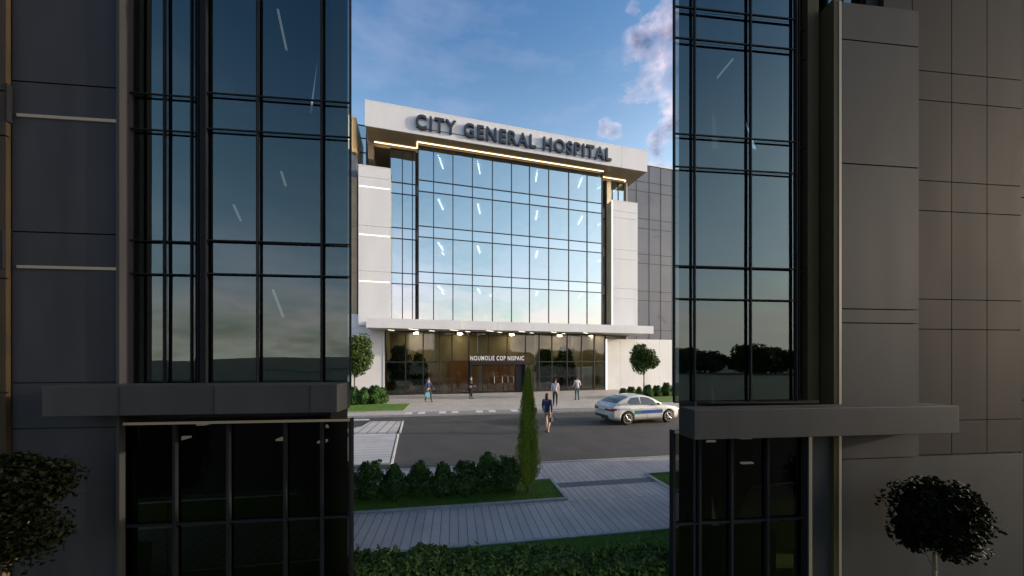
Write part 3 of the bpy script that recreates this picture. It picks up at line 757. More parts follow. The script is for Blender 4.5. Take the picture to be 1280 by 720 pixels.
# far hedges of shrubs
p2 = []
for k in range(2):
    root = empty('shrub', (0,0,0)); shrub_mesh(1.15, 1.0, 1.12, 1500, .11, LEAF_H, 71+k*3).build('foliage', LEAF_H, root); stems(1, 1, k+9).build('stem', BARK, root); p2.append(root)
u1 = 0
for i, px in enumerate((440, 455, 468, 476)):
    o = p2[i] if i < 2 else copy_tree(p2[i % 2])
    Y = 24.2+i*.25; o.location = ((px-CX)/F*Y, Y, .02); o.rotation_euler.z = i*1.3; o.scale = (1, 1, (1, .92, 1.02, .9)[i])
    tag(o, ('leafy shrub under the street tree, at the picture edge left of the lobby', 'leafy shrub right beside the trunk of the left street tree', 'leafy shrub second from the lobby glass, left of it', 'leafy shrub nearest to the lobby glass, left of it')[i], 'shrub', 'shrubs under the left street tree')
for i, px in enumerate((779, 789, 799, 810, 821, 833, 845)):
    o = copy_tree(p2[i % 2]); Y = 28.4+i*.3
    o.location = ((px-CX)/F*Y, Y, .02); o.rotation_euler.z = i*2.1; s_ = (.62, .7, .66, .78, .72, .9, .85)[i]; o.scale = (s_*1.05, s_, s_)
    tag(o, ordn[i]+' low shrub from the left in the row behind the patrol car', 'shrub', 'low shrubs before the right white wall')
# plants inside the lobby
ip = None
for px, v_, sc, lb_ in ((500, 1.5, 1.2, 'tall leafy pot plant behind the second lobby pane from the left'), (524, 2.4, 1.0, 'leafy pot plant behind the lobby glass, right of the notice board'), (682, 2.0, 1.15, 'tall leafy pot plant behind the lobby glass just right of the doors'), (706, 2.6, 1.25, 'tallest leafy pot plant behind the right lobby glass')):
    if ip is None:
        ip = o = empty('potted_plant', (0, 0, 0)); q = shrub_mesh(2.0, 1.6, 2.6, 1500, .22, LEAF_T, 91); q.v = [(a, b, c+.7) for a, b, c in q.v]; q.build('foliage', LEAF_T, o)
        MB().tube((0,0,0), (0,0,.7), .30, .42, 16).build('pot', INTF, o); MB().tube((0,0,.6), (0,0,2.6), .05, .03, 7).build('stem', BARK, o)
    else: o = copy_tree(ip)
    o.location = (*H.w(H.u(px, v_), v_), .021); o.rotation_euler.z = px; o.scale = (sc, sc, sc)
    tag(o, lb_, 'plant', 'pot plants in the lobby')
# front hedge
def hedge(name, label, s0, s1, t0, t1, h, n, leaf, m, seed):
    rnd = random.Random(seed); root = empty(name, (0, 0, 0), 0); tag(root, label, 'hedge')
    q = MB(); st_ = random.getstate(); random.seed(seed)
    for i in range(n):
        s_ = rnd.uniform(s0, s1); t = rnd.random(); top = h*(1+.10*math.sin(s_*4.1)+.06*math.sin(s_*9.7+1)+.05*math.sin(s_*17))
        face = rnd.random()
        if face < .6: p = (s_, t0+(t1-t0)*t+rnd.gauss(0,.02), top-abs(rnd.gauss(0, .05))); nr = Vector((0, -.2, 1))
        else: p = (s_, (t0 if rnd.random() < .6 else t1)+rnd.gauss(0, .04), top*rnd.random()); nr = Vector((0, -1 if p[1] < (t0+t1)/2 else 1, .3))
        q.leaf(p, leaf*rnd.uniform(.6, 1.3), nr*.7, 1.3)
    for k in range(60):
        s_ = rnd.uniform(s0, s1); t = rnd.uniform(t0, t1); hh = rnd.uniform(.04, .14)*(2.0 if abs(s_+.9) < .3 or abs(s_-.1) < .2 else 1)
        for j in range(8): q.leaf((s_+rnd.uniform(-.02,.02), t+rnd.uniform(-.02,.02), h*.95+hh*j/7), leaf*.8, None, 1.6)
    random.setstate(st_); q.build('foliage', m, root)
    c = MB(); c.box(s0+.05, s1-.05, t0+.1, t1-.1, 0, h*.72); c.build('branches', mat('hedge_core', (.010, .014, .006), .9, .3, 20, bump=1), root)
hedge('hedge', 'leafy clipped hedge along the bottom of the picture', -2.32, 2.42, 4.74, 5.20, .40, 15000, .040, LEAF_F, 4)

# grass blades
def blades(name, s0, s1, t0, t1, n, h, z):
    q = MB(); rnd = random.Random(n)
    for i in range(n):
        s_ = rnd.uniform(s0, s1); t = rnd.uniform(t0, t1); a = rnd.random()*6.283; w_ = .004; l_ = h*rnd.uniform(.5, 1.2)
        dx, dy = math.cos(a)*w_, math.sin(a)*w_; lx, ly = rnd.gauss(0, .012), rnd.gauss(0, .012)
        q.add([(s_-dx, t-dy, z), (s_+dx, t+dy, z), (s_+lx, t+ly, z+l_)], [(0,1,2)])
    o = q.build(name, GRASSB); o.location = (ST.ox, ST.oy, 0); o.rotation_euler.z = ST.a
    return tag(o, 'short mown green grass of the lawns', 'grass', kind='stuff')
blades('grass', -5.5, PE-.06, LT0+.05, LT1-.03, 26000, .035, .01)
blades('grass', 3.53, 5.2, LT0+.05, LT1-.03, 7000, .035, .01)
blades('grass', -3.5, 3.5, -5.3, -4.47, 26000, .032, .01)
blades('grass', -9, -4.78, 11.78, 14.5, 6000, .06, .025)

# ------------------------------------------------------------------ the patrol car
def car():
    root = empty('patrol_car', (0,0,0)); tag(root, 'pale patrol car with a blue stripe along its side, on the road', 'car')
    Ln, W = 4.35, .88                       # local x forward, y left; nose at x = Ln
    PA = mat('car_paint', (.55, .57, .58), .22, .02, 2, coat=.8)
    BL = mat('stripe_blue', (.008, .055, .28), .45, .05, spec=.2); TE = mat('stripe_teal', (.01, .14, .19), .45, .05, spec=.2)
    LB_ = mat('stripe_pale', (.22, .34, .50), .35, .05)
    CG = glass('car_glass', .22, (.75, .85, 1.0), (.10, .11, .12), 0)
    RED = mat('lamp_red', (.45, .02, .05), .15, .1); BK = mat('car_black', (.015, .015, .016), .5, .1); TY = mat('tyre_rubber', (.02, .02, .02), .8, .1)
    RI = mat('rim_alloy', (.45, .46, .48), .3, .05, metal=.8); HLm = mat('headlamp', (.6, .62, .65), .1, .05)
    xr, xf, rw = .92, 3.40, .315
    def lerp(tab, x):
        for i in range(len(tab)-1):
            if x <= tab[i+1][0]:
                a, b = tab[i], tab[i+1]; t = (x-a[0])/(b[0]-a[0]); t = t*t*(3-2*t) if False else t
                return a[1]+(b[1]-a[1])*t
        return tab[-1][1]
    top = [(0,.84),(.06,.93),(.30,.985),(.9,.985),(2.9,.93),(3.3,.90),(3.9,.80),(4.2,.70),(4.35,.55)]
    bot = [(0,.40),(.08,.28),(.5,.22),(3.9,.20),(4.25,.26),(4.35,.36)]
    wid = [(0,.66),(.05,.76),(.18,.83),(.5,.87),(1.2,.885),(3.2,.885),(3.8,.85),(4.15,.74),(4.35,.52)]
    st = [i*.045 for i in range(int(Ln/.045)+1)]+[Ln]
    m = MB(); sec = []
    for x in st:
        zt, zb, w_ = lerp(top, x), lerp(bot, x), lerp(wid, x)
        for xc in (xr, xf):
            d = abs(x-xc); ra = rw+.055
            if d < ra: zb = max(zb, .315+math.sqrt(ra*ra-d*d))
        h = zt-zb
        zs = lambda f: zb+h*f
        zmid = max(zb+.02, .60)
        pr = [(w_*.55, zb+.03), (w_*.955, zb), (w_*.99, zb+(zmid-zb)*.5), (w_*1.0, zmid), (w_*.985, zmid+(zt-zmid)*.55), (w_*.94, zt-.03), (w_*.87, zt), (w_*.45, zt+.015)]
        sec.append([(x, y, z) for y, z in pr]+[(x, -y, z) for y, z in reversed(pr)])
    n = len(sec[0]); V = [p for s_ in sec for p in s_]; Fc = []
    for i in range(len(sec)-1):
        for j in range(n): Fc.append((i*n+j, i*n+(j+1) % n, (i+1)*n+(j+1) % n, (i+1)*n+j))
    Fc.append(tuple(range(n))[::-1]); Fc.append(tuple((len(sec)-1)*n+j for j in range(n)))
    m.add(V, Fc); body = m.build('body', PA, root, smooth=True)
    # greenhouse: roof shell + pillars in paint, glass between
    rooft = [(.22,1.00),(.75,1.24),(1.25,1.40),(1.75,1.445),(2.15,1.42),(2.6,1.27),(3.02,1.02)]
    def rz_(x): return lerp(rooft, x)
    m = MB(); sec = []
    xs = [.22+i*.07 for i in range(41)]
    for x in xs:
        zt = rz_(x); zb = lerp(top, x)-.01; t = (zt-zb)/.46
        wb = lerp(wid, x)*.93; wt = wb-.22*max(0, t)
        pr = [(wb, zb), (wb-(wb-wt)*.82, zb+(zt-zb)*.86), (wt-.03, zb+(zt-zb)*.96), (wt*.5, zt)]
        sec.append([(x, y, z) for y, z in pr]+[(x, -y, z) for y, z in reversed(pr)])
    n = 8; V = [p for s_ in sec for p in s_]; Fc = []
    for i in range(len(sec)-1):
        for j in range(n): Fc.append((i*n+j, i*n+(j+1) % n, (i+1)*n+(j+1) % n, (i+1)*n+j))
    Fc.append(tuple(range(n))[::-1]); Fc.append(tuple((len(sec)-1)*n+j for j in range(n)))
    m.add(V, Fc); m.build('roof', PA, root, smooth=True)
    def side_pt(x, f, sg, off=.006):
        zt = rz_(x); zb = lerp(top, x)-.01; t = (zt-zb)/.46; wb = lerp(wid, x)*.93; wt = wb-.22*max(0, t)
        return (x, sg*(wb-(wb-wt)*.82*f+off), zb+(zt-zb)*.86*f)
    GD = mat('window_dark', (.010, .018, .032), .08, .2, 3, spec=.8)
    for sg in (-1, 1):
        for (a, b, nm) in ((.98, 1.72, 'side_window'), (1.80, 2.62, 'side_window')):
            m = MB(); N = 12; V = []; Fc = []
            for i in range(N+1):
                x = a+(b-a)*i/N
                hi = .93; lo = .10
                if a < 1 and i < 5: hi = .45+.48*math.sin(i/5*math.pi/2); lo = .10+.25*(1-i/5)**2
                if a > 1.5 and i > 8: hi = .93-.25*((i-8)/4)
                V += [side_pt(x, lo, sg), side_pt(x, hi, sg)]
            Fc = [(2*i, 2*i+2, 2*i+3, 2*i+1) if sg < 0 else (2*i, 2*i+1, 2*i+3, 2*i+2) for i in range(N)]
            m.add(V, Fc).build(nm, GD, root, smooth=True)
        # mirror
        m = MB().ball((2.72, sg*.93, .99), (.07, .09, .055)); m.build('mirror', BK, root, smooth=True)
        # stripes on the flank
        def flank(x0, x1, z0, z1, mt, nm):
            m = MB(); V = []; N = 24
            for i in range(N+1):
                x = x0+(x1-x0)*i/N; w_ = lerp(wid, x)
                zt = lerp(top, x)
                def yy(z):
                    return w_*(1.0 if z <= .62 else 1.0-.015*min(1, (z-.60)/max(.01, (zt-.60)*.55)) - (.045*max(0, (z-(.60+(zt-.6)*.55))/max(.01, zt*.45-.3))))
                V += [(x, sg*(yy(z0)+.007), z0), (x, sg*(yy(z1)+.007), z1)]
            m.add(V, [(2*i, 2*i+2, 2*i+3, 2*i+1) if sg < 0 else (2*i, 2*i+1, 2*i+3, 2*i+2) for i in range(N)]).build(nm, mt, root)
        flank(1.32, 1.72, .52, .70, TE, 'stripe'); flank(1.72, 3.02, .52, .70, BL, 'stripe'); flank(.12, 1.1, .745, .83, LB_, 'stripe'); flank(1.2, 3.0, .735, .765, LB_, 'stripe')
        for xd in (1.30, 2.08, 2.95): flank(xd, xd+.012, .27, .86, BK, 'door_seam')
        for xd in (1.85, 2.75): box('door_handle', PA, root, xd-.12, xd, sg*.885, sg*.905, .775, .80, .004)
        flank(1.25, 3.02, .22, .27, BK, 'sill')
        # lamps
        m = MB(); yo = sg*.70
        V = [(-.012, sg*.30, .70), (-.012, sg*.30, .80), (-.004, sg*.66, .80), (-.004, sg*.67, .70), (.07, sg*.795, .81), (.07, sg*.80, .71), (.30, sg*.868, .82), (.30, sg*.872, .73)]
        m.add(V, [(0,1,2,3), (3,2,4,5), (5,4,6,7), (0,3,2,1), (3,5,4,2), (5,7,6,4)])
        m.build('tail_lamp', RED, root)
        m = MB().ball((4.10, sg*.66, .66), (.16, .10, .06)); m.build('headlight', HLm, root, smooth=True)
        for xc in (xr, xf):
            yc = sg*(W-.10)
            m = MB(); prof = [(rw-.07, -.10), (rw-.01, -.10), (rw, -.07), (rw, .07), (rw-.01, .10), (rw-.09, .10)]
            k = 28; V = []; 
            for i in range(k):
                t = 6.2832*i/k
                for (r_, y_) in prof: V.append((xc+math.cos(t)*r_, yc+y_, .315+math.sin(t)*r_))
            np_ = len(prof); Fc = [(i*np_+j, ((i+1) % k)*np_+j, ((i+1) % k)*np_+j+1, i*np_+j+1) for i in range(k) for j in range(np_-1)]
            m.add(V, Fc); wh = m.build('wheel', TY, root, smooth=True)
            m = MB(); yo = yc+sg*.085
            m.tube((xc, yc+sg*.02, .315), (xc, yc+sg*.03, .315), .225, .225, 24)
            m.build('brake_disc', BK, wh)
            m = MB(); k = 24
            V = []
            for i in range(k):
                t = 6.2832*i/k
                for r_, y_ in ((.235, .04), (.235, .095), (.20, .098), (.195, .04)): V.append((xc+math.cos(t)*r_, yc+sg*y_, .315+math.sin(t)*r_))
            m.add(V, [(i*4+j, ((i+1) % k)*4+j, ((i+1) % k)*4+j+1, i*4+j+1) for i in range(k) for j in range(3)])
            for i in range(10):
                t = 6.2832*i/10; t2 = t+.16
                m.tube((xc+.03*math.cos(t), yo, .315+.03*math.sin(t)), (xc+.21*math.cos(t2), yo+sg*.005, .315+.21*math.sin(t2)), .016, .012, 5)
            m.tube((xc, yc+sg*.03, .315), (xc, yo+sg*.012, .315), .04, .035, 12)
            m.build('rim', RI, wh, smooth=False)
    # rear window, windscreen
    def cross_glass(a, b, nm):
        m = MB(); V = []; N = 8
        for i in range(N+1):
            x = a+(b-a)*i/N; zt = rz_(x); zb = lerp(top, x)-.01; t = (zt-zb)/.46; wb = lerp(wid, x)*.93; wt = wb-.22*max(0, t)
            w_ = wt-.05; V += [(x, -w_, zb+(zt-zb)*.965+.008), (x, -w_*.5, zt+.010), (x, w_*.5, zt+.010), (x, w_, zb+(zt-zb)*.965+.008)]
        m.add(V, [(4*i+j, 4*i+j+1, 4*i+j+5, 4*i+j+4) for i in range(N) for j in range(3)]); return m.build(nm, GD, root, smooth=True)
    cross_glass(.36, 1.14, 'rear_window'); cross_glass(2.30, 2.96, 'windscreen')
    # rear bumper, plate, boot seam
    m = MB(); m.box(-.03, .04, -.58, .58, .36, .47); m.build('bumper_insert', BK, root, bevel=.012)
    m = MB(); m.box(-.022, .02, -.26, .26, .62, .74); m.build('number_plate', mat('plate', (.38, .36, .28), .5), root)
    m = MB(); m.box(-.015, .03, -.66, .66, .845, .855); m.build('boot_seam', BK, root)
    m = MB(); m.box(.35, 4.0, -.6, .6, .17, .30); m.build('underbody', BK, root)
    for xc in (xr, xf): MB().box(xc-.33, xc+.33, -.62, .62, .30, .62).build('wheel_housing', BK, root)
    return root
c_ = car()
p0 = Vector(gp(783.5, 531, -.1)); 
ang = R(18)
cdir = Vector((math.cos(ang), math.sin(ang), 0)); nrm = Vector((-math.sin(ang), math.cos(ang), 0))
orig = p0 - cdir*.92 + nrm*.80
c_.location = (orig.x, orig.y, -.10); c_.rotation_euler.z = ang

# ------------------------------------------------------------------ people
def skin_mesh(chains, sub=2):
    """chains: list of (points, radii, link) ; link = index of an existing vertex the chain starts from, or None"""
    vs, es, rs = [], [], []
    for pts, rad, link in chains:
        prev = link
        for p, r_ in zip(pts, rad):
            vs.append(p); rs.append(r_); i = len(vs)-1
            if prev is not None: es.append((prev, i))
            prev = i
    me = bpy.data.meshes.new('b'); me.from_pydata([tuple(v) for v in vs], es, [])
    o = bpy.data.objects.new('b', me); COL.objects.link(o)
    md = o.modifiers.new('s', 'SKIN'); md.use_smooth_shade = True
    sv = me.skin_vertices[0].data
    for i, r_ in enumerate(rs):
        sv[i].radius = (r_, r_) if not hasattr(r_, '__len__') else r_
    sv[0].use_root = True
    s2 = o.modifiers.new('ss', 'SUBSURF'); s2.levels = sub; s2.render_levels = sub
    bpy.context.view_layer.update()
    out = bpy.data.meshes.new_from_object(o.evaluated_get(bpy.context.evaluated_depsgraph_get()))
    bpy.data.objects.remove(o); bpy.data.meshes.remove(me)
    return out
def link_mesh(me, name, m, par):
    me.name = name; me.materials.clear(); me.materials.append(m); o = bpy.data.objects.new(name, me); COL.objects.link(o); o.parent = par
    return o
SKIN = mat('skin', (.42, .25, .17), .6, .06, 20)
def cloth(n_, c): return mat(n_, c, .85, .15, 8, bump=.15, bscale=60)
def person(label, px, py, zg, face, top_c, leg_c, hair_c, stride=.18, arms=((-.05, .12), (.1, .25)), h=1.74, longhair=False, coat=False, shoes=(.02, .02, .02), legs_bare=False, group=None, idx=0):
    x, y, _ = gp(px, py, zg)
    root = empty('person', (x, y, zg), face); tag(root, label, 'person', group)
    k = h/1.74
    V = lambda a, b, c: Vector((a*k, b*k, c*k))
    # figure faces -y ; right side is -x
    hipL, hipR = V(.09, 0, .92), V(-.09, 0, .92)
    s = stride
    kneeL, ankL = V(.10, -s*.75, .50), V(.10, -s*.9, .085)
    kneeR, ankR = V(-.10, s*.25-.03, .49), V(-.10, s*1.15, .12 if s > .1 else .085)
    toeL, toeR = ankL+V(.015, -.17, -.05), ankR+V(-.015, -.16, -.055 if s < .1 else -.075)
    if s > .1: ankR.z = .135*k
    sh = {1: V(.175, 0, 1.42), -1: V(-.175, 0, 1.42)}
    body = []
    torso = [V(0,0,.94), V(0,.005,1.08), V(0,.0,1.25), V(0,0,1.40), V(0,-.005,1.50), V(0,-.018,1.565), V(0,-.018,1.64), V(0,-.012,1.69)]
    tr = [(.125*k,.10*k), (.115*k,.09*k), (.135*k,.10*k), (.11*k,.08*k), .052*k, (.062*k,.075*k), (.075*k,.095*k), .055*k]
    ch = [(torso, tr, None)]
    nv = len(torso)
    ch.append(([hipL, kneeL, ankL, toeL], [.085*k, .055*k, .036*k, .03*k], 0)); nv += 4
    ch.append(([hipR, kneeR, ankR, toeR], [.085*k, .055*k, .036*k, .03*k], 0)); nv += 4
    wrists = []
    for sg, (fw, bend) in ((1, arms[0]), (-1, arms[1])):
        S_ = sh[sg]; el = S_+V(sg*.05, -fw, -.28); wr = el+V(-sg*.01+0, -bend, -math.sqrt(max(.01, .25**2-bend*bend)))
        wrists.append((sg, el, wr)); d = (wr-el).normalized()
        ch.append(([S_, el, wr, wr+d*.05*k], [.052*k, .038*k, .026*k, (.034*k, .018*k)], 3)); hi = nv+3; nv += 4
        palm = wr+d*.06*k
        side = Vector((0, 1, 0)) if abs(d.z) > .5 else Vector((0, 0, 1))
        for fi in range(4):
            off = side*((fi-1.5)*.019*k); L_ = (.068, .078, .074, .058)[fi]*k; cu = Vector((-sg*.012*k, -.004*k, 0))
            ch.append(([palm+off, palm+off+d*L_*.55+cu*.4, palm+off+d*L_+cu*1.6], [.0088*k, .0085*k, .0075*k], hi)); nv += 3
        th = palm-d*.03*k
        ch.append(([th-side*.035*k, th-side*.05*k+d*.035*k-Vector((sg*.012*k, 0, 0))], [.010*k, .0085*k], hi)); nv += 2
    # nose
    ch.append(([V(0, -.112, 1.615)], [.013*k], 6)); nv += 1
    bm_ = skin_mesh(ch); link_mesh(bm_, 'body', SKIN, root)
    for sg in (-1, 1):
        MB().ball((sg*.03*k, -.098*k, 1.642*k), .012*k, 8, 6).build('eye', DARKM, root, smooth=True)
        MB().ball((sg*.080*k, -.005*k, 1.625*k), (.012*k, .02*k, .032*k), 8, 6).build('ear', SKIN, root, smooth=True)
    MB().ball((0, -.098*k, 1.578*k), (.022*k, .01*k, .007*k), 8, 6).build('mouth', MATS.get('lip') or mat('lip', (.28, .10, .09), .5), root, smooth=True)
    # clothes
    e = .014
    t2 = [V(0,.0,.93 if not coat else .86), V(0,.005,1.08), V(0,0,1.25), V(0,0,1.40), V(0,0,1.47)]
    r2 = [(.15*k,.125*k) if not coat else (.185*k,.155*k), (.135*k,.11*k), (.152*k,.118*k), (.125*k,.095*k), .062*k]
    ch = [(t2, r2, None)]
    for sg, el, wr in wrists:
        ch.append(([sh[sg], el, wr-(wr-el)*.06], [.068*k, .052*k, .038*k], 3))
    link_mesh(skin_mesh(ch), 'coat' if coat else 'shirt', top_c, root)
    ch = [([V(0,0,.97), V(0,0,.90)], [(.135*k,.112*k), (.12*k,.105*k)], None)]
    ch.append(([hipL, kneeL, ankL+V(0,0,.0)], [.098*k, .068*k, .05*k], 1)); ch.append(([hipR, kneeR, ankR], [.098*k, .068*k, .05*k], 1))
    link_mesh(skin_mesh(ch), 'trousers', leg_c, root)
    for ank, toe in ((ankL, toeL), (ankR, toeR)):
        link_mesh(skin_mesh([([ank+V(0,.035,-.045), (ank+toe)/2+V(0,0,-.025), toe], [.042*k, .040*k, .032*k], None)]), 'shoe', mat('shoe_leather%d' % idx, shoes, .4), root)
    hb = MB(); hb.ball((0, .012*k, 1.665*k), (.088*k, .105*k, .085*k), 14, 9)
    if longhair: hb.ball((0, .055*k, 1.56*k), (.085*k, .06*k, .17*k), 14, 9)
    hb.build('hair', hair_c, root, smooth=True)
    wp = {}
    Mx = Matrix.Translation((x, y, zg)) @ Matrix.Rotation(face, 4, 'Z')
    for sg, el, wr in wrists: wp[sg] = Mx @ (wr+(wr-el).normalized()*.09*k)
    return root, wp
def bag(label, p, w_, h_, m, rz, strap=.22, d=.10):
    r = empty('handbag', (p.x, p.y, p.z-strap-h_+.02), rz); tag(r, label, 'bag')
    q = MB(); q.add([(-w_/2,-d/2,0),(w_/2,-d/2,0),(w_/2,d/2,0),(-w_/2,d/2,0),(-w_*.42,-d*.3,h_),(w_*.42,-d*.3,h_),(w_*.42,d*.3,h_),(-w_*.42,d*.3,h_)], [(0,3,2,1),(4,5,6,7),(0,1,5,4),(1,2,6,5),(2,3,7,6),(3,0,4,7)])
    q.build('bag_body', m, r, bevel=.015)
    q = MB(); pts = [(-w_*.32, 0, h_-.02), (-w_*.25, 0, h_+strap*.6), (0, 0, h_+strap), (w_*.25, 0, h_+strap*.6), (w_*.32, 0, h_-.02)]
    q.path(pts, [.009]*5, 6); q.build('strap', m, r)
blk = mat('black_hair', (.012, .010, .009), .6, .2); brn = mat('brown_hair', (.055, .030, .018), .6, .2)
_, w1 = person('person in navy jacket and dark trousers with a teal bag, left of the entrance', 535.5, 502.5, 0, R(60), cloth('navy_jacket', (.02, .035, .09)), cloth('charcoal_trousers', (.03, .025, .025)), brn, .20, ((.10, .18), (-.02, .10)), 1.78, idx=1)
bag('teal shopping bag of the person left of the entrance', w1[-1], .36, .34, cloth('teal_cloth', (.08, .28, .36)), R(30), .14)
person('person all in black standing at the left side of the entrance doors', 588.5, 498.5, 0, R(75), cloth('black_jacket', (.010, .010, .011)), cloth('black_trousers', (.010, .010, .010)), blk, .04, ((.04, .20), (.08, .22)), 1.80, idx=2)
_, w3 = person('person with dark hair, navy coat and pale legs walking on the road', 684, 541, -.1, R(155), cloth('navy_coat', (.028, .045, .105)), cloth('beige_trousers', (.42, .31, .25)), brn, .20, ((.05, .10), (-.06, .03)), 1.76, True, True, (.02, .02, .03), idx=3)
bag('small black handbag of the person in the navy coat', w3[-1], .24, .20, DARKM, R(60), .12)
person('person in white shirt and black trousers with back turned, right of the cypress', 694, 507, 0, R(172), cloth('white_shirt', (.52, .52, .55)), cloth('black_jeans', (.012, .013, .016)), blk, .05, ((.02, .05), (.03, .06)), 1.80, idx=4)
person('person in pale shirt and teal jeans with bent arm, before the right lobby glass', 721.5, 500, 0, R(200), cloth('pale_shirt', (.46, .46, .50)), cloth('teal_jeans', (.035, .085, .10)), blk, .05, ((.06, .20), (-.10, .20)), 1.80, idx=5)
_, w6 = person('person in black half hidden behind the cypress, carrying two black bags', 661.5, 528, -.1, R(175), cloth('black_coat', (.012, .012, .016)), cloth('black_slacks', (.012, .012, .014)), blk, .08, ((0, .03), (0, .03)), 1.72, idx=6)
bag('black handbag showing left of the cypress', Vector((w6[1].x-.14, w6[1].y, w6[1].z+.05)), .30, .22, DARKM, R(80), .18)
bag('black handbag showing right of the cypress', Vector((w6[-1].x+.10, w6[-1].y, w6[-1].z+.12)), .22, .26, DARKM, R(20), .18)

# ------------------------------------------------------------------ sky, sun, camera
w = bpy.data.worlds.new('World'); S.world = w; w.use_nodes = True
n, l = w.node_tree.nodes, w.node_tree.links
bg = n['Background']
SUN_AZ = (1.0, .02); SUN_EL = 11.0
sky = n.new('ShaderNodeTexSky'); sky.sky_type = 'NISHITA'; sky.sun_disc = False
sky.sun_elevation = R(SUN_EL)
sky.sun_rotation = math.atan2(SUN_AZ[0], SUN_AZ[1])      # clockwise from +Y
sky.air_density = 1.0; sky.dust_density = 3.5; sky.ozone_density = 2.6
tc = n.new('ShaderNodeTexCoord')
def cdirn(px, py): return Vector(((px-CX)/F, 1, (HY-py)/F)).normalized()
nz = n.new('ShaderNodeTexNoise'); nz.inputs['Scale'].default_value = 13; nz.inputs['Detail'].default_value = 10; nz.inputs['Roughness'].default_value = .55
mpp = n.new('ShaderNodeMapping'); mpp.inputs['Scale'].default_value = (1, 1, 1.7)
l.new(tc.outputs['Generated'], mpp.inputs[0]); l.new(mpp.outputs[0], nz.inputs['Vector'])
def math_n(op, a, b=None, c=None):
    q = n.new('ShaderNodeMath'); q.operation = op
    for i, v in enumerate((a, b, c)):
        if v is None: continue
        if isinstance(v, (int, float)): q.inputs[i].default_value = v
        else: l.new(v, q.inputs[i])
    return q.outputs[0]
total = None
for (px, py, rad, amp) in ((852, 44, 5.2, .95), (826, 20, 1.8, .62), (842, 190, 3.6, 1.05), (850, 160, 3.4, 1.1), (757, 157, 1.3, .68), (768, 163, 1.3, .62), (796, 104, 3.0, .5), (790, 5, 1.4, .6), (730, 161, .8, .5), (806, 66, 1.4, .55)):
    d = cdirn(px, py); dp = n.new('ShaderNodeVectorMath'); dp.operation = 'DOT_PRODUCT'; l.new(tc.outputs['Generated'], dp.inputs[0]); dp.inputs[1].default_value = d
    mr = n.new('ShaderNodeMapRange'); mr.interpolation_type = 'SMOOTHSTEP'
    mr.inputs['From Min'].default_value = math.cos(R(rad*1.35)); mr.inputs['From Max'].default_value = math.cos(R(rad*.2)); mr.inputs['To Max'].default_value = amp
    l.new(dp.outputs['Value'], mr.inputs[0])
    total = mr.outputs[0] if total is None else math_n('MAXIMUM', total, mr.outputs[0])
nn = math_n('MULTIPLY_ADD', nz.outputs['Fac'], 4.4, -2.2)
cf_ = math_n('ADD', math_n('MULTIPLY', total, 1.15), math_n('MULTIPLY', nn, 1.0)); cf_ = math_n('SUBTRACT', cf_, .52)
cf_ = n_cl = math_n('MULTIPLY', cf_, .85)
cl_ = n.new('ShaderNodeClamp'); l.new(cf_, cl_.inputs[0]); 
dens = math_n('MULTIPLY', math_n('MULTIPLY', cl_.outputs[0], .88), math_n('MINIMUM', math_n('MULTIPLY', total, 2.2), 1.0))
# thin haze streaks all over the sky
nz2 = n.new('ShaderNodeTexNoise'); nz2.inputs['Scale'].default_value = 3.2; nz2.inputs['Detail'].default_value = 7; nz2.inputs['Roughness'].default_value = .6
mp2 = n.new('ShaderNodeMapping'); mp2.inputs['Scale'].default_value = (1, 1, 3.2); l.new(tc.outputs['Generated'], mp2.inputs[0]); l.new(mp2.outputs[0], nz2.inputs['Vector'])
thin = n.new('ShaderNodeMapRange'); thin.inputs['From Min'].default_value = .50; thin.inputs['From Max'].default_value = .80; thin.inputs['To Max'].default_value = .22; l.new(nz2.outputs['Fac'], thin.inputs[0])
# cloud colour: lit pink tops, mauve bellies
nz3 = n.new('ShaderNodeTexNoise'); nz3.inputs['Scale'].default_value = 20; nz3.inputs['Detail'].default_value = 8
mp3 = n.new('ShaderNodeMapping'); mp3.inputs['Location'].default_value = (.0, .0, .05); l.new(tc.outputs['Generated'], mp3.inputs[0]); l.new(mp3.outputs[0], nz3.inputs['Vector'])
crc = n.new('ShaderNodeValToRGB'); crc.color_ramp.elements[0].position = .30; crc.color_ramp.elements[1].position = .64
crc.color_ramp.elements[0].color = (.15, .16, .27, 1); crc.color_ramp.elements[1].color = (1.25, .98, .98, 1)
l.new(math_n('ADD', nz3.outputs['Fac'], math_n('MULTIPLY_ADD', dens, -.26, .12)), crc.inputs[0]); e_ = crc.color_ramp.elements.new(.50); e_.color = (.62, .52, .64, 1)
sc_ = n.new('ShaderNodeVectorMath'); sc_.operation = 'SCALE'; l.new(crc.outputs[0], sc_.inputs[0]); sc_.inputs['Scale'].default_value = 3.4
thc = n.new('ShaderNodeVectorMath'); thc.operation = 'SCALE'; thc.inputs[0].default_value = (.62, .60, .78); thc.inputs['Scale'].default_value = 4.0
m1 = n.new('ShaderNodeMix'); m1.data_type = 'RGBA'; l.new(thin.outputs[0], m1.inputs[0]); sep = n.new('ShaderNodeSeparateXYZ'); l.new(tc.outputs['Generated'], sep.inputs[0])
gz_ = n.new('ShaderNodeMapRange'); gz_.interpolation_type = 'SMOOTHSTEP'; gz_.inputs['From Min'].default_value = .40; gz_.inputs['From Max'].default_value = .74; l.new(sep.outputs['Z'], gz_.inputs[0])
gt = n.new('ShaderNodeMix'); gt.data_type = 'RGBA'; gt.inputs[6].default_value = (1.62, 1.50, 1.30, 1); gt.inputs[7].default_value = (.60, .84, .98, 1); l.new(gz_.outputs[0], gt.inputs[0])
